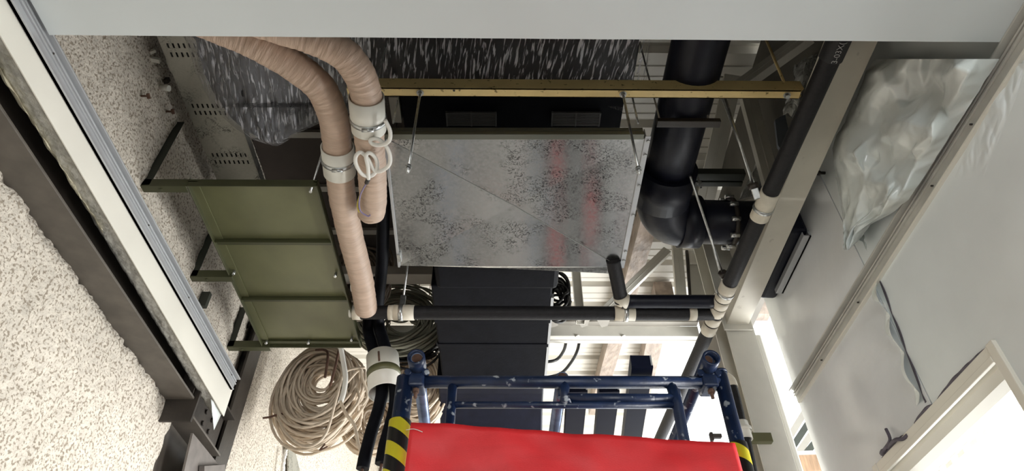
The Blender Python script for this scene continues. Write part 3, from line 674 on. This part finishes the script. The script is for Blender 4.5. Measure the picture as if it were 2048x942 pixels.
p = pz(623, 376, OZ); part('rod_end', MB().cyl(p+V((0, .0, -.02)), p+V((0, .0, 1.64)), .005, 8), ZINC, op, 'zinc hanging rod')
# ================================================================== REFRIGERANT TUBES AND SLEEVE
RFY = 3.46
def rtube(pts, label):
    t = thing('insulated_tube', label, 'tube', V(pts[-1])); part('insulation', MB().tube(spline(pts, 10), .036, 20, jit=.03), BLACKF, t)
    part('hanger_rod', MB().cyl(V(pts[0])+V((0, 0, -.03)), (pts[0].x, pts[0].y, 5.23), .005, 8), ZINC, t)
    p = V(pts[-1]); d = (p-V(pts[-2])).normalized(); part('copper_end', MB().cyl(p, p+d*.05, .008, 10), RUST, t); return t
pathL = [(736, 655), (744, 690), (757, 735), (764, 775), (758, 815), (744, 860), (732, 905), (725, 938)]
pathR = [(757, 645), (766, 680), (778, 720), (789, 765), (790, 810), (781, 850), (770, 890), (763, 928)]
rtube([pz(768, 380, 4.18), pz(766, 460, 4.17), pz(763, 540, 4.16), pz(757, 600, 4.14)]+[pY(x, y, RFY-.01) for x, y in pathR], 'right of two black insulated tubes passing through the white plastic sleeve')
rtube([pz(755, 560, 4.20), pz(742, 610, 4.16)]+[pY(x, y, RFY+.02) for x, y in pathL], 'left of two black insulated tubes passing through the white plastic sleeve')
ps = thing('pipe_sleeve', 'short white plastic sleeve with an olive strap around the two black tubes', 'pipe sleeve', pY(768, 750, RFY))
a_, b_ = pY(765, 713, RFY-.0), pY(770, 786, RFY-.02)
part('sleeve', MB().ring(a_, b_, .098, .005, 36), SLEEVE, ps)
m0, m1 = a_.lerp(b_, .44), a_.lerp(b_, .62); part('strap', MB().ring(m0, m1, .101, .004, 36), OLIVEP, ps, 'olive strap')
p = a_.lerp(b_, .12)+V((-.012, -.099, 0)); part('slot', MB().tube([p, p.lerp(b_+V((-.012, -.099, 0)), .3)], .006, 8), RUST, ps)
# white conduit hanging from the platform
cd = thing('conduit', 'white conduit hanging below the olive platform with a thin cable coming out', 'conduit', pY(685, 800, 3.6))
part('pipe', MB().tube(spline([pY(680, 684, 3.54), pY(681, 692, 3.56), pY(686, 720, 3.58), pY(691, 755, 3.58), pY(687, 785, 3.58), pY(681, 804, 3.58)], 8), .016, 14), COND, cd)
part('cable', MB().tube(spline([pY(x, y, 3.57) for x, y in ((681, 803), (692, 828), (708, 850), (716, 885), (724, 912), (730, 950))], 8), .010, 10), CABLE, cd)
# ================================================================== CABLE COILS
def coil(cx, cy, rx, ry, Y, n, r, mat, label, squash=0., jit=.12, hole=.25, tilt=.12, extra=None, seed=1, amin=.30, group='cable coils under the roof', name='cable_coil', vlo=.0):
    rng = random.Random(seed); c = pY(cx, cy, Y); sx = (pY(cx+rx, cy, Y)-c).length; sz = (pY(cx, cy+ry, Y)-c).length
    path = []
    for k in range(n):
        f = amin+(1-amin)*(k/n)**.7 if n > 1 else 1
        f *= 1+rng.uniform(-.05, .05); ox, oz = rng.uniform(-jit, jit)*sx*.7, rng.uniform(-jit, jit)*sz*.8-(vlo*sz*(f-.5)); ph = rng.uniform(0, 6.28); e = 1+rng.uniform(-.08, .08)
        ty = rng.uniform(-tilt, tilt); yo = rng.uniform(-.07, .07); tx_ = rng.uniform(-tilt, tilt)
        for j in range(30):
            an = 2*math.pi*j/30
            x = math.cos(an)*sx*f*e+ox; z = math.sin(an)*sz*f/e+oz-(.05*sz*math.cos(2*an) if squash else 0)
            path.append(c+V((x, yo+ty*x+tx_*z+.02*math.sin(2*an+ph), z)))
    # smooth the hops from loop to loop
    sm = [path[0]]+[path[i-1]*.25+path[i]*.5+path[i+1]*.25 for i in range(1, len(path)-1)]+[path[-1]]
    sm = [sm[0]]+[sm[i-1]*.25+sm[i]*.5+sm[i+1]*.25 for i in range(1, len(sm)-1)]+[sm[-1]]
    t = thing(name, label, 'cable coil', c+V((0, 0, -sz)), group)
    part('tie_wire', MB().tube([c+V((0, 0, sz*.5)), c+V((.01, .02, sz*1.1)), V((c.x+.02, c.y, 5.225 if c.y < 4.2 else 5.61))], .004, 6), RUST, t)
    part('windings', MB().tube(sm, r, 7), mat, t)
    for e_, rr, mm in (extra or ()): part('loose_end', MB().tube(spline([pY(x, y, yy) for x, y, yy in e_], 8), rr, 8), mm, t)
    return t
coil(645, 775, 86, 92, 4.15, 84, .0095, CABLE, 'big untidy coil of beige cable hanging below the olive platform', jit=.20, amin=.26, vlo=.42, tilt=.2, seed=3,
     extra=[([(576, 826, 4.1), (556, 829, 4.1), (540, 834, 4.08), (526, 836, 4.05)], .007, RUST), ([(650, 888, 4.1), (640, 900, 4.1), (655, 893, 4.1)], .006, RUST),
            ([(690, 770, 3.95), (718, 740, 3.9), (724, 755, 3.9), (735, 790, 3.95), (725, 810, 4.0)], .009, CABLE), ([(632, 700, 4.0), (655, 705, 3.95), (650, 755, 3.95)], .009, RUST), ([(678, 700, 3.95), (670, 735, 3.95), (660, 773, 3.95)], .009, RUST),
            ([(560, 760, 4.1), (552, 800, 4.1), (568, 860, 4.05), (610, 893, 4.02), (650, 870, 4.0), (672, 800, 3.95), (690, 745, 3.95), (730, 735, 3.95)], .009, CABLE)])
coil(745, 850, 60, 60, 4.5, 34, .0095, CABLE, 'smaller beige cable coil partly behind the two black tubes', seed=5, jit=.16)
coil(835, 775, 62, 84, 4.75, 44, .0095, CABLE, 'beige cable coil behind the grey open scaffold tube at the left', seed=8, jit=.14)
coil(795, 640, 92, 68, 4.35, 46, .010, CABLEG, 'grey green cable coil under the roof behind the black cross pipe', seed=11, jit=.2)
coil(722, 560, 62, 78, 4.05, 36, .010, CABLEB, 'brown grey cable coil hanging behind the longer tan pipe', seed=13, jit=.2)
coil(820, 690, 60, 34, 4.6, 18, .010, CABLEK, 'black cable coil lying on the crossbeam left of the rectangular duct', seed=15, jit=.25)
coil(1112, 595, 32, 46, 3.9, 16, .011, CABLEK, 'black hose coil poking out right of the rectangular duct', seed=17, jit=.22)
for i, (pp, lb) in enumerate(((((1085, 756, 4.5), (1120, 748, 4.55), (1142, 725, 4.6), (1155, 700, 4.65), (1160, 672, 4.7)), 'longer black hose curving out beside the rectangular duct above the blue rail'),
                              (((1085, 724, 4.5), (1112, 720, 4.5), (1127, 702, 4.55), (1132, 684, 4.6)), 'shorter black hose curving out beside the rectangular duct above the blue rail'))):
    solo('hose', MB().tube(spline([pY(*q) for q in pp], 8), .013, 10), CABLEK, lb, 'hose', 'hoses beside the duct')
# ================================================================== OVERHEAD STEEL, ROOF MEMBERS
dk = MB(); dk.box(-1.74, .45, .5, 4.25, 5.22, 5.26); bdk = solo('overhead_sheet', dk, DKSHEET, 'dark brown boarding overhead behind the tan pipes at the left', 'sheeting')  # flat dark brown sheet that hides the roof on this side
for py, lb in ((269, 'grey batten under the dark boarding just below the film wrapped unit'), (377, 'grey batten under the dark boarding beside the olive platform top'), (463, 'grey batten under the dark boarding level with the free pipe end')):
    y = pz(700, py, 5.2).y; solo('batten', MB().profile(CH(.05, .03, .004), (-1.73, y, 5.19), (.44, y, 5.19)), GSTEEL, lb, 'batten', 'battens under the boarding')
def purlin(name, p0, p1, z, w_, h, mat, label, cat, group=None, prof=None):
    a_, b_ = pz(*p0, z), pz(*p1, z); d = (b_-a_).normalized(); a_ = a_; b_ = b_
    m = MB(); (m.profile(prof, a_, b_) if prof else m.beam(a_+V((0, 0, h/2)), b_+V((0, 0, h/2)), w_, h)); return solo(name, m, mat, label, cat, group, .004)
purlin('roof_purlin', (1300, 440), (1190, 830), 5.42, .15, .16, WRAPB, 'brown film wrapped timber under the roof, the longer one left of the brace', 'purlin', 'wrapped timbers under the roof')
purlin('roof_purlin', (1330, 590), (1275, 840), 5.42, .17, .16, WRAPB, 'brown film wrapped timber under the roof just right of the longer one', 'purlin', 'wrapped timbers under the roof')
# long white crossbeam (channel with slot)
cb = thing('crossbeam', 'white painted steel crossbeam running behind the rectangular duct', 'beam', (.2, 4.5, 4.7))
part('chord', MB().box(-1.74, 1.585, 4.46, 4.475, 4.70, 4.80), WSTEEL, cb, bevel=.002); part('flange', MB().box(-1.74, 1.585, 4.475, 4.515, 4.700, 4.708), ROOF, cb, bevel=.002)
part('flange', MB().box(-1.74, 1.585, 4.525, 4.565, 4.700, 4.708), ROOF, cb, bevel=.002); part('web', MB().box(-1.74, 1.585, 4.513, 4.527, 4.706, 4.80), GSTEEL, cb)
for px in (1155, 1247): p = pz(px, 672, 4.70); part('bolt', MB().nut(p, (0, 0, 1), .016, .012), WSTEEL, cb)
for px in (1105, 1165, 1205): q = [pz(px-16, 632, 4.72), pz(px+18, 632, 4.72), pz(px+10, 652, 4.72), pz(px-2, 655, 4.72)]; part('gusset_plate', MB().prism(q, (0, 0, .012)), GSTEEL, cb)
part('upper_chord', MB().box(.3, 1.58, 4.40, 4.46, 4.80, 4.86), GSTEEL, cb)
solo('crossbeam', MB().box(-1.74, -.46, 3.81, 3.93, 4.80, 4.88), GSTEEL, 'grey crossbeam behind the black upright tube left of the rectangular duct', 'beam', bevel=.003)
a_, b_ = pY(1147, 500, 4.3), pY(1160, 640, 4.3); solo('steel_post', MB().profile(CH(.07, .05, .004), (a_.x, 4.3, 5.6), (a_.x+.0, 4.3, 4.70), (0, -1, 0)), WSTEEL, 'narrow white steel post above the cross pipe left of the riser', 'post')
def brace(name, p0, p1, Y, w_, h, mat, label, cat='brace', group=None, Y1=None):
    a_, b_ = pY(*p0, Y), pY(*p1, Y1 or Y); m = MB(); m.profile(CH(w_, h, .006), a_, b_, (0, 1, 0)); m.beam(a_.lerp(b_, 0)+V((0, .0, 0)), b_, w_*.12, .004, (0, 1, 0)); return solo(name, m, mat, label, cat, group, .002)
G1 = 'white braces of the roof truss'
brace('truss_brace', (1335, 498), (1208, 622), 4.2, .075, .05, WSTEEL, 'white diagonal brace between the round duct elbow and the cross pipe', group=G1)
brace('truss_brace', (1354, 480), (1364, 602), 4.2, .085, .05, WSTEEL, 'white upright brace just below the round duct elbow', group=G1)
brace('truss_brace', (1468, 150), (1405, 430), 2.5, .12, .05, WSTEEL, 'wide pale steel brace right of the round duct, leaning left', group=G1, Y1=3.3)
brace('truss_brace', (1490, 160), (1558, 410), 2.45, .10, .05, WSTEEL, 'wide pale steel brace leaning right towards the black pipe', group=G1, Y1=2.7)
brace('truss_brace', (1470, 172), (1615, 66), 2.2, .09, .05, WSTEEL, 'pale slotted brace rising right above the end of the yellow beam', group=G1, Y1=1.85)
brace('truss_brace', (1398, 430), (1535, 393), 3.2, .055, .05, WSTEEL, 'pale brace sloping up to the taped joint of the long pipe', group=G1, Y1=2.85)
gp2 = pY(1478, 180, 2.39); solo('gusset_plate', MB().box(gp2.x-.10, gp2.x+.04, 2.38, 2.40, gp2.z-.03, gp2.z+.05), GSTEEL, 'grey plate where the pale braces meet behind the yellow beam', 'plate', bevel=.003)
q = [pY(x, y, 4.35) for x, y in ((1378, 500), (1452, 500), (1452, 606), (1382, 606))]
wp = thing('duct_end_plate', 'off white steel plate behind the cross pipes right of the upright brace', 'plate', (q[0].x+.1, 4.35, q[2].z))
part('plate', MB().prism(q, (0, .02, 0)), WSTEEL, wp, bevel=.003); part('gap_strip', MB().prism([pY(x, y, 4.34) for x, y in ((1371, 500), (1377, 500), (1384, 606), (1379, 606))], (0, .02, 0)), DARKST, wp)  # narrow dark strip painted in for the black gap at the plate's edge
part('upstand', MB().prism([pY(x, y, 4.32) for x, y in ((1380, 505), (1445, 505), (1445, 526), (1381, 526))], (0, .02, 0)), CREAM, wp, bevel=.003)
# dark green support channel with bolt and thin rods holding the pipe clamps
sc2 = thing('support_channel', 'dark green support channel behind the black duct near the pale braces', 'channel', pY(1400, 357, 2.75))
p0, p1 = pY(1285, 345, 2.75), pY(1488, 345, 2.75); part('channel', MB().box(p0.x, p1.x, 2.73, 2.79, p0.z-.03, p0.z+.02).box(p0.x, p1.x, 2.80, 2.84, p0.z-.03, p0.z+.02), DKGR, sc2, bevel=.003)
p = pY(1398, 362, 2.74); part('bolt', MB().cyl(p+V((0, 0, -.06)), p+V((0, 0, .12)), .007, 8), ZINC, sc2); part('nut', MB().nut(p+V((0, 0, -.02)), (0, 0, 1), .014, .016), ZINC, sc2)
for p0, p1, Y, lb in (((1448, 190), (1507, 372), 4.42, 'thin zinc rod slanting from behind the yellow beam to the upper pipe clamp'), ((1380, 352), (1446, 548), 4.24, 'thin zinc rod slanting across the round duct branch to the lower pipe clamp')):
    a_, b_ = pz(*p0, Y), pz(*p1, 4.05); t = thing('clamp_rod', lb, 'rod', b_, 'rods holding pipe clamps'); part('rod', MB().cyl(a_, b_, .007, 10), ZINC, t)
    d_ = (b_-a_).normalized(); part('nut', MB().nut(b_, d_, .026, .03), DARKST, t); part('clamp_foot', MB().beam(b_, b_+d_*.07, .035, .035), ZINC, t, bevel=.004)
# bits of polythene bag around the braces
def crumple(name, pix, Yf, label, cat, mat=BAG, nu=26, amp=.05, group=None):
    # pix: four corners; a bulging crumpled bag with thickness
    A, B, C_, D = [pY(x, y, Yf) for x, y in pix]
    def fn(u, v):
        p = A.lerp(B, u).lerp(D.lerp(C_, u), v); bl = math.sin(math.pi*u)*math.sin(math.pi*v)
        return p+V((amp*.5*nz(u*4, v*4, 1), -amp*1.6*bl**.6-amp*abs(nz(u*6, v*6, 3)), amp*.5*nz(u*5, v*5, 7)))
    def fb(u, v): p = A.lerp(B, u).lerp(D.lerp(C_, u), v); return p+V((0, amp*.8*math.sin(math.pi*u)*math.sin(math.pi*v), 0))
    m = MB(); m.grid(fn, nu, nu); m.grid(fb, 8, 8); return solo(name, m, mat, label, cat, group)
crumple('plastic_bag', [(1585, 135), (1640, 112), (1625, 180), (1598, 205)], 2.0, 'crumpled clear plastic bag stuffed between the yellow beam end and the black pipe', 'plastic bag', group='plastic bags near the braces')
crumple('plastic_bag', [(1575, 190), (1618, 180), (1600, 245), (1566, 228)], 2.05, 'clear plastic scrap hanging just below the end of the yellow beam', 'plastic bag', group='plastic bags near the braces')
crumple('plastic_bag', [(1515, 320), (1545, 330), (1530, 385), (1478, 400)], 2.9, 'clear plastic bag stuffed behind the right leaning brace', 'plastic bag', group='plastic bags near the braces')
q = [pY(x, y, 2.25) for x, y in ((1550, 240), (1570, 228), (1578, 265), (1562, 300), (1556, 290))]
solo('grey_board', MB().prism(q, (0, .02, 0)), M('blue_grey_board', (.13, .15, .18), .5), 'small blue grey board behind the plastic scrap beside the black pipe', 'board')
# ================================================================== SCAFFOLD
sf = thing('scaffold_tower', 'navy blue scaffold tower end with rails standing behind the red banner', 'scaffold', (.22, 2.25, 0))
SY = 2.25; TR = .0245
def S(px, py, Y=SY): return pY(px, py, Y)
xL, xR = S(818, 752).x, S(1441, 752).x; zT = S(1000, 764).z
lp = part('post', MB().tube([(xL-.012, SY, 0), (xL-.012, SY, zT+.015)], .034, 20), NBLUE, sf); rpz = S(1441, 745).z
rpo = part('post', MB().tube([(xR, SY, 0), (xR, SY, rpz)], .027, 20), NBLUE, sf)
part('post_cap', MB().cyl((xR, SY, rpz-.005), (xR, SY, rpz+.004), .029, 20), NBLUE, sf)
part('top_rail', MB().tube([(xL, SY, zT), (xR, SY, zT)], TR, 20), NBLUE, sf)
zM = S(1000, 810).z; xa, xb = S(903, 800).x, S(1348, 800).x
part('mid_rail', MB().tube([(xa, SY, zM), (xb, SY, zM)], .0135, 16), NBLUE, sf)
part('inner_post', MB().tube([(xa, SY, 1.2), (xa, SY, zT)], .018, 16), NBLUE, sf)
xb2 = S(1385, 940).x; part('inner_post', MB().tube([(xb2-.03, SY, 1.2), (xb+.01, SY, zM), (xb-.002, SY, zT)], .021, 16), NBLUE, sf)
xs_ = S(1130, 790).x; part('short_post', MB().tube([(xs_, SY, zM), (xs_, SY, (zM+zT)/2), (xs_, SY, zT)], [.026, .016, .024], 16), NBLUE, sf)
zU = S(1240, 797).z; part('upper_rail', MB().tube([(xs_, SY, zU), (xb, SY, zU)], .019, 16), NBLUE, sf)
p = S(1440, 872); part('latch', MB().box(p.x-.035, p.x+.005, SY-.01, SY+.01, p.z-.008, p.z+.006).box(p.x-.038, p.x-.026, SY-.01, SY+.01, p.z-.02, p.z+.012), DARKST, sf, bevel=.003)
for px in (1119, 1353): p = S(px, 748); part('pin', MB().tube([(p.x, SY+.03, zT-.05), (p.x, SY+.03, zT+.035)], [.012, .008], 10), NBLUE, sf)
zs = S(800, 844).z; tpz = part('hazard_sleeve', MB().cyl((xL-.012, SY, zs-1.0), (xL-.012, SY, zs), .0415, 24), STRIPE, sf, 'yellow and black striped post sleeve')
zs2 = S(1470, 888).z; part('hazard_sleeve', MB().cyl((xR, SY, zs2-1.0), (xR, SY, zs2), .033, 24), STRIPE, sf, 'yellow and black striped post sleeve')
for x in (xL-.012, xR): part('foot_plate', MB().box(x-.07, x+.07, SY-.07, SY+.07, 0, .012), NBLUE, sf)
def couple(px, parent):
    x = S(px, 750).x
    c = part('coupler', MB().box(x-.030, x+.030, SY-.036, SY+.055, zT-.034, zT+.034), NBLUE, parent, 'blue swivel coupler', .008)
    part('coupler_band', MB().ring((x, SY-.10, zT+TR*2), (x, SY-.03, zT+TR*2), .034, .009), NBLUE, c)
    for dx in (-.034, .034): part('coupler_bolt', MB().tube([(x+dx, SY-.03, zT+.02), (x+dx, SY+.06, zT+.03)], .008, 8).nut((x+dx, SY-.035, zT+.02), (0, 1, 0), .014, .016), NBLUE, c)
    part('coupler_bolt', MB().tube([(x, SY-.01, zT-.03), (x, SY-.01, zT-.075)], .007, 8).nut((x, SY-.01, zT-.045), (0, 0, 1), .013, .015), RUST, c)
    return x
xc1, xc2 = couple(836, sf), couple(1413, sf)
def ledger(px, py, px2, py2, label, mat, mouth=True, x=None):
    h = zT+TR*2+.002; a_, b_ = pz(px, py, h), pz(px2, py2, h); b_ = a_+(b_-a_)*(2.2/(b_-a_).y); d = (b_-a_).normalized()
    t = thing('scaffold_tube', label, 'scaffold tube', a_, 'scaffold tubes running back over the rail')
    part('tube', MB().ring(a_, b_, TR, .004), mat, t); part('rusty_mouth', MB().ring(a_+d*.002, a_+d*.14, TR-.0035, .002), RUST, t, 'rusty open end'); return t
ledger(834, 716, 850, 850, 'worn grey blue open scaffold tube clamped to the left end of the blue rail', SBLUE)
ledger(1415, 720, 1352, 870, 'dark open scaffold tube clamped to the right end of the blue rail', NBLUE)
ledger(1125, 754, 1109, 860, 'grey blue scaffold tube running back beside the rectangular duct', SBLUE)
for p0, p1, lb in (((1155, 784), (1147, 880), 'navy scaffold plank lying on the blue rails, left of three'), ((1219, 784), (1207, 890), 'navy scaffold plank lying on the blue rails, middle of three'), ((1285, 735), (1262, 900), 'navy scaffold plank lying on the blue rails, right one with its end above the rail')):
    hp = zT+TR+.004; a_, b_ = pz(*p0, hp), pz(*p1, hp); b_ = a_+(b_-a_)*(1.9/(b_-a_).y); j = thing('scaffold_plank', lb, 'plank', (a_+b_)/2, 'navy planks on the scaffold')
    part('deck', MB().beam(a_+V((0, 0, .004)), b_+V((0, 0, .004)), .082, .008), NAVYJ, j); part('side_lip', MB().beam(a_+V((-.038, 0, .03)), b_+V((-.038, 0, .03)), .006, .05), NAVYJ, j); part('side_lip', MB().beam(a_+V((.038, 0, .03)), b_+V((.038, 0, .03)), .006, .05), ALU, j, 'worn bright side lip')
    part('end_cap', MB().beam(a_+V((-.04, .004, .03)), a_+V((.04, .004, .03)), .006, .05), NAVYJ, j)
# red banner
bn = MB(); c4 = [S(822, 845, SY-.045), S(1470, 886, SY-.045)]
def ban(u, v):
    top = c4[0].lerp(c4[1], u); x = top.x-(.012*v if u < .5 else -.01*v); z = top.z-v*.75+.004*nz(u*6, 1)
    return (x, SY-.045+.018*nz(u*5+v*2, v*4-u*3, 2)+.006*nz(u*13-v*3, v*9, 6)+.006*math.sin(u*14+v*9)*v, z)
bn.grid(ban, 80, 40); bn.solid((0, .002, 0))
bt = thing('banner', 'bright red tarpaulin banner hung across the front of the blue scaffold', 'banner', (.24, SY-.045, 2.0)); part('cloth', bn, RED, bt)
part('thread', MB().tube(spline([S(812, 860, SY-.06), S(828, 858, SY-.062), S(845, 864, SY-.06)], 5), .0012, 6), COND, bt, 'loose white thread')
# pipe beside the right post, on the column
rp_ = thing('downpipe', 'thin black downpipe with a white clamp fixed to the pale right column', 'pipe', pY(1490, 942, 3.44))
dpx = [(1459, 762), (1470, 800), (1480, 845), (1490, 885), (1503, 950)]
part('pipe', MB().tube(spline([pY(x, y, 3.42) for x, y in dpx]+[pY(1512, 1000, 3.42)], 5), .034, 16), PIPEF, rp_); part('cap', MB().tube(spline([pY(x, y, 3.42) for x, y in ((1450, 756), (1459, 762), (1464, 775))], 4), .037, 16), TAPE, rp_)
cl = part('clamp', MB().ring(pY(1479, 846, 3.42), pY(1489, 880, 3.42), .047, .01), SLEEVE, rp_, 'white pipe clamp'); part('clamp_band', MB().ring(pY(1484, 858, 3.42), pY(1486, 864, 3.42), .053, .006), SLEEVE, cl)
# ================================================================== POLYTHENE SHEET ON THE RIGHT WALL
ps_ = thing('plastic_sheet', 'big crumpled white polythene sheet hanging on the right wall above the rail', 'plastic sheet', (1.68, 1.8, 3.6))
L2 = [(118, 1752), (130, 1735), (180, 1722), (215, 1702), (245, 1690), (285, 1664), (330, 1668), (380, 1678), (440, 1686), (500, 1690)]
R2 = [(100, 2012), (130, 1992), (200, 1948), (260, 1908), (330, 1864), (400, 1818), (430, 1782), (455, 1730), (480, 1722), (500, 1698)]
def sheetfn(u, v):
    py = 118+v*382; top = 118-14*u if v < .02 else py; xl, xr = lerp(L2, py), lerp(R2, py); px = xl+(xr-xl)*u
    qx, qy = px-1700, py-120
    def fold(ang, wl, ph, k):       # sharp straight creases at a few angles, wandering
        d = qx*math.cos(ang)+qy*math.sin(ang)+26*nz(px*.008, py*.008, k); t = (d/wl+ph) % 1
        return abs(t-.5)*2*(.35+.65*abs(nz(px*.009, py*.009, k+3)*1.6))
    h = .085*fold(2.4, 130, .1, 1)+.080*fold(.5, 160, .6, 2)+.055*fold(1.25, 100, .3, 5)+.032*fold(2.9, 60, .2, 8)+.020*fold(.1, 44, .7, 9)+.010*abs(nz(px*.05, py*.05, 2))
    e = min(u, 1-u)*6; h = .012+h*min(1, .35+e)
    return pX(px, py, 1.694-h)
NU, NV = 11, 15; rg = random.Random(4)
jt = {(i, j): (rg.uniform(-.38, .38), rg.uniform(-.38, .38), rg.uniform(-.027, .027)) for i in range(NU+1) for j in range(NV+1)}
def sheetj(u, v):
    i, j = round(u*NU), round(v*NV); a_, b_, c_ = jt[i, j]
    inside = 0 < i < NU and 0 < j < NV
    p = sheetfn(min(1, max(0, u+(a_/NU if inside else 0))), min(1, max(0, v+(b_/NV if inside else 0))))
    return p+V((-abs(c_) if inside else 0, 0, 0))
sm = MB(); sm.grid(sheetj, NU, NV, smooth=False); bmesh.ops.triangulate(sm.bm, faces=sm.bm.faces[:], quad_method='SHORT_EDGE')
bmesh.ops.subdivide_edges(sm.bm, edges=sm.bm.edges[:], cuts=4, use_grid_fill=True)
for _ in range(1): bmesh.ops.smooth_vert(sm.bm, verts=[v for v in sm.bm.verts if not v.is_boundary], factor=.5, use_axis_x=True, use_axis_y=True, use_axis_z=True)
for v in sm.bm.verts: v.co.x = min(1.692, v.co.x-.006*abs(nz(v.co.y*14, v.co.z*14, 1))-.004*abs(nz(v.co.y*30, v.co.z*30, 2)))
for f in sm.bm.faces: f.smooth = True
so = part('sheet', sm, SHEET, ps_)
def tail(u, v):
    A = pX(1690, 455, 1.66).lerp(pX(1722, 462, 1.66), u); B = pX(1688, 500, 1.65).lerp(pX(1732, 502, 1.65), u)
    p = A.lerp(B, v*(1-.55*math.sin(math.pi*u))); return p+V((-.02*math.sin(6*u)-.012*nz(u*5, v*5), 0, 0))
tl = MB(); tl.grid(tail, 14, 14); part('corner_tail', tl, SHEET, ps_)
def low_sheet(u, v):
    px = 1990+u*60-v*95; py = 130+u*-5+v*230
    ed = min(1, 5*min(u, 1-u, v+.2, 1-v)); return pX(px+12, py, 1.6995-ed*(.014*abs(nz(px*.03, py*.012, 2))+.008*abs(nz(px*.07, py*.03, 4))))
ls = MB(); ls.grid(low_sheet, 50, 60); part('hanging_skirt', ls, WALLP, ps_, 'film spilling below the rail')
# peeled protective film at the joint in the wall panels
pf = thing('protective_film', 'peeling protective film along the panel joint above the window', 'film', pX(1850, 800, 1.69))
def peel(u, v):
    A = pX(1757, 560, 1.698); B = pX(1849, 803, 1.698); p = A.lerp(B, v)
    wv = .045+.03*nz(v*7, 1)+.02*math.sin(v*19); return p+V((-.004-.028*(1-u)**0*abs(math.sin(v*math.pi*3.2))*(1-u)*1.0, .004+u*(wv), u*.01))
pfm = MB(); pfm.grid(peel, 8, 60); part('peeled_edge', pfm, SHEET, pf)
def gapf(u, v):
    A = pX(1757, 556, 1.699); B = pX(1851, 806, 1.699); p = A.lerp(B, v); return p+V((-.0012, (-.004-.012*abs(math.sin(v*math.pi*3.2)))*u+.002, 0))
gm = MB(); gm.grid(gapf, 3, 60); gm.solid((.001, 0, 0)); part('joint_gap', gm, PLUM, pf, 'dark open joint')
# torn sealant lump at the window corner
q0 = pX(1778, 872, 1.69); tb = MB(); tb.tube(spline([pX(1772, 858, 1.68), pX(1780, 880, 1.675), pX(1768, 900, 1.68), pX(1764, 908, 1.69)], 5), [.007]*11+[.012]*4+[.005], 8); tb.tube(spline([pX(1775, 895, 1.685), pX(1790, 880, 1.67), pX(1805, 878, 1.68), pX(1815, 870, 1.69)], 5), .008, 8)
solo('sealant_scrap', tb, PLUM, 'torn dark sealant scrap at the far corner of the window head', 'sealant')
# dark stub on wall behind the beam
p = pX(1650, 346, 1.70); solo('wall_bolt', MB().tube([p, p+V((-.03, 0, 0))], .008, 8).nut(p+V((-.034, 0, 0)), (1, 0, 0), .014, .012), DARKST, 'small dark bolt sticking out of the right wall near the cream beam', 'bolt')
# ================================================================== OUTSIDE THE GAP
lv = thing('louvre_frame', 'pale metal louvre frame outside the gap beside the right wall', 'louvre', pY(1590, 900, 5.0))
LY = 5.0
for i, (p0, p1) in enumerate((((1568, 892), (1612, 820)), ((1578, 905), (1622, 838)), ((1592, 912), (1632, 855)), ((1606, 915), (1640, 872)))):
    part('slat', MB().beam(pY(*p0, LY), pY(*p1, LY), .05, .02, (0, 1, 0)), (GSTEEL, DKGR)[i % 2], lv)
part('frame_bar', MB().beam(pY(1540, 912, LY), pY(1660, 908, LY), .04, .05), WSTEEL, lv)
solo('timber_board', MB().beam(pY(1530, 930, 4.95), pY(1660, 926, 4.95), .03, .13), WOODB, 'weathered brown board below the louvre outside the gap', 'board')
a_ = pY(1508, 618, 4.4); solo('timber_block', MB().box(a_.x-.05, a_.x+.13, 4.4, 4.5, a_.z-.05, 5.58), WRAPB, 'brown timber block in the bright gap behind the cream beam end', 'block', bevel=.004)
solo('outdoor_canopy', cp, WSTEEL, 'white corrugated canopy seen outside through the window', 'canopy')
# grey tray offcut with fibre at bottom left
fb = thing('tray_offcut', 'grey slotted tray piece with white fibre at the bottom left below the cable coil', 'tray', pX(585, 930, -1.7))
part('plate', MB().prism([pX(x, y, -1.71) for x, y in ((574, 890), (585, 893), (612, 1000), (575, 1000))], (.012, 0, 0)), GALVT, fb)
part('fibre', MB().tube(spline([pX(572, 900, -1.69), pX(566, 930, -1.69), pX(562, 980, -1.69)], 10), .016, 12, jit=.5), ROPE, fb)

# ================================================================== CAMERA, LIGHT
cam = bpy.data.cameras.new('camera'); cam.lens = F/2048*36; cam.sensor_width = 36; cam.clip_start = .02
co = bpy.data.objects.new('camera', cam); C.objects.link(co)
r_, u_, f_ = Rt.normalized(), Up.normalized(), Fw.normalized()
co.matrix_world = Matrix(((r_.x, u_.x, -f_.x, O.x), (r_.y, u_.y, -f_.y, O.y), (r_.z, u_.z, -f_.z, O.z), (0, 0, 0, 1)))
sc = bpy.context.scene; sc.camera = co
wd = bpy.data.worlds.new('world'); sc.world = wd; wd.use_nodes = True
bg = wd.node_tree.nodes['Background']; bg.inputs[0].default_value = (.97, 1, 1, 1); bg.inputs[1].default_value = 2.5
def area(name, loc, target, sx, sy, power, col=(1, 1, 1)):
    l = bpy.data.lights.new(name, 'AREA'); l.shape = 'RECTANGLE'; l.size = sx; l.size_y = sy; l.energy = power; l.color = col
    o = bpy.data.objects.new(name, l); C.objects.link(o); o.location = loc; d = V(target)-V(loc); o.rotation_euler = d.to_track_quat('-Z', 'Y').to_euler(); return o
area('rear_fill', (.1, -3.9, 1.5), (0, 2, 2.6), 1.4, 2.6, 62)  # fill lamp added behind the camera, no such source in view
area('window_daylight', (4.2, 2.45, 2.15), (-1.7, 2.0, 2.8), 1.8, 1.5, 265)
area('gap_daylight', (3.3, 5.2, 1.6), (-1.7, 4.6, 3.9), 2.0, 2.4, 200)
sc.view_settings.view_transform = 'Standard'; sc.view_settings.look = 'None'; sc.view_settings.gamma = 1; sc.view_settings.use_curve_mapping = False
sc.view_settings.exposure = 0.35
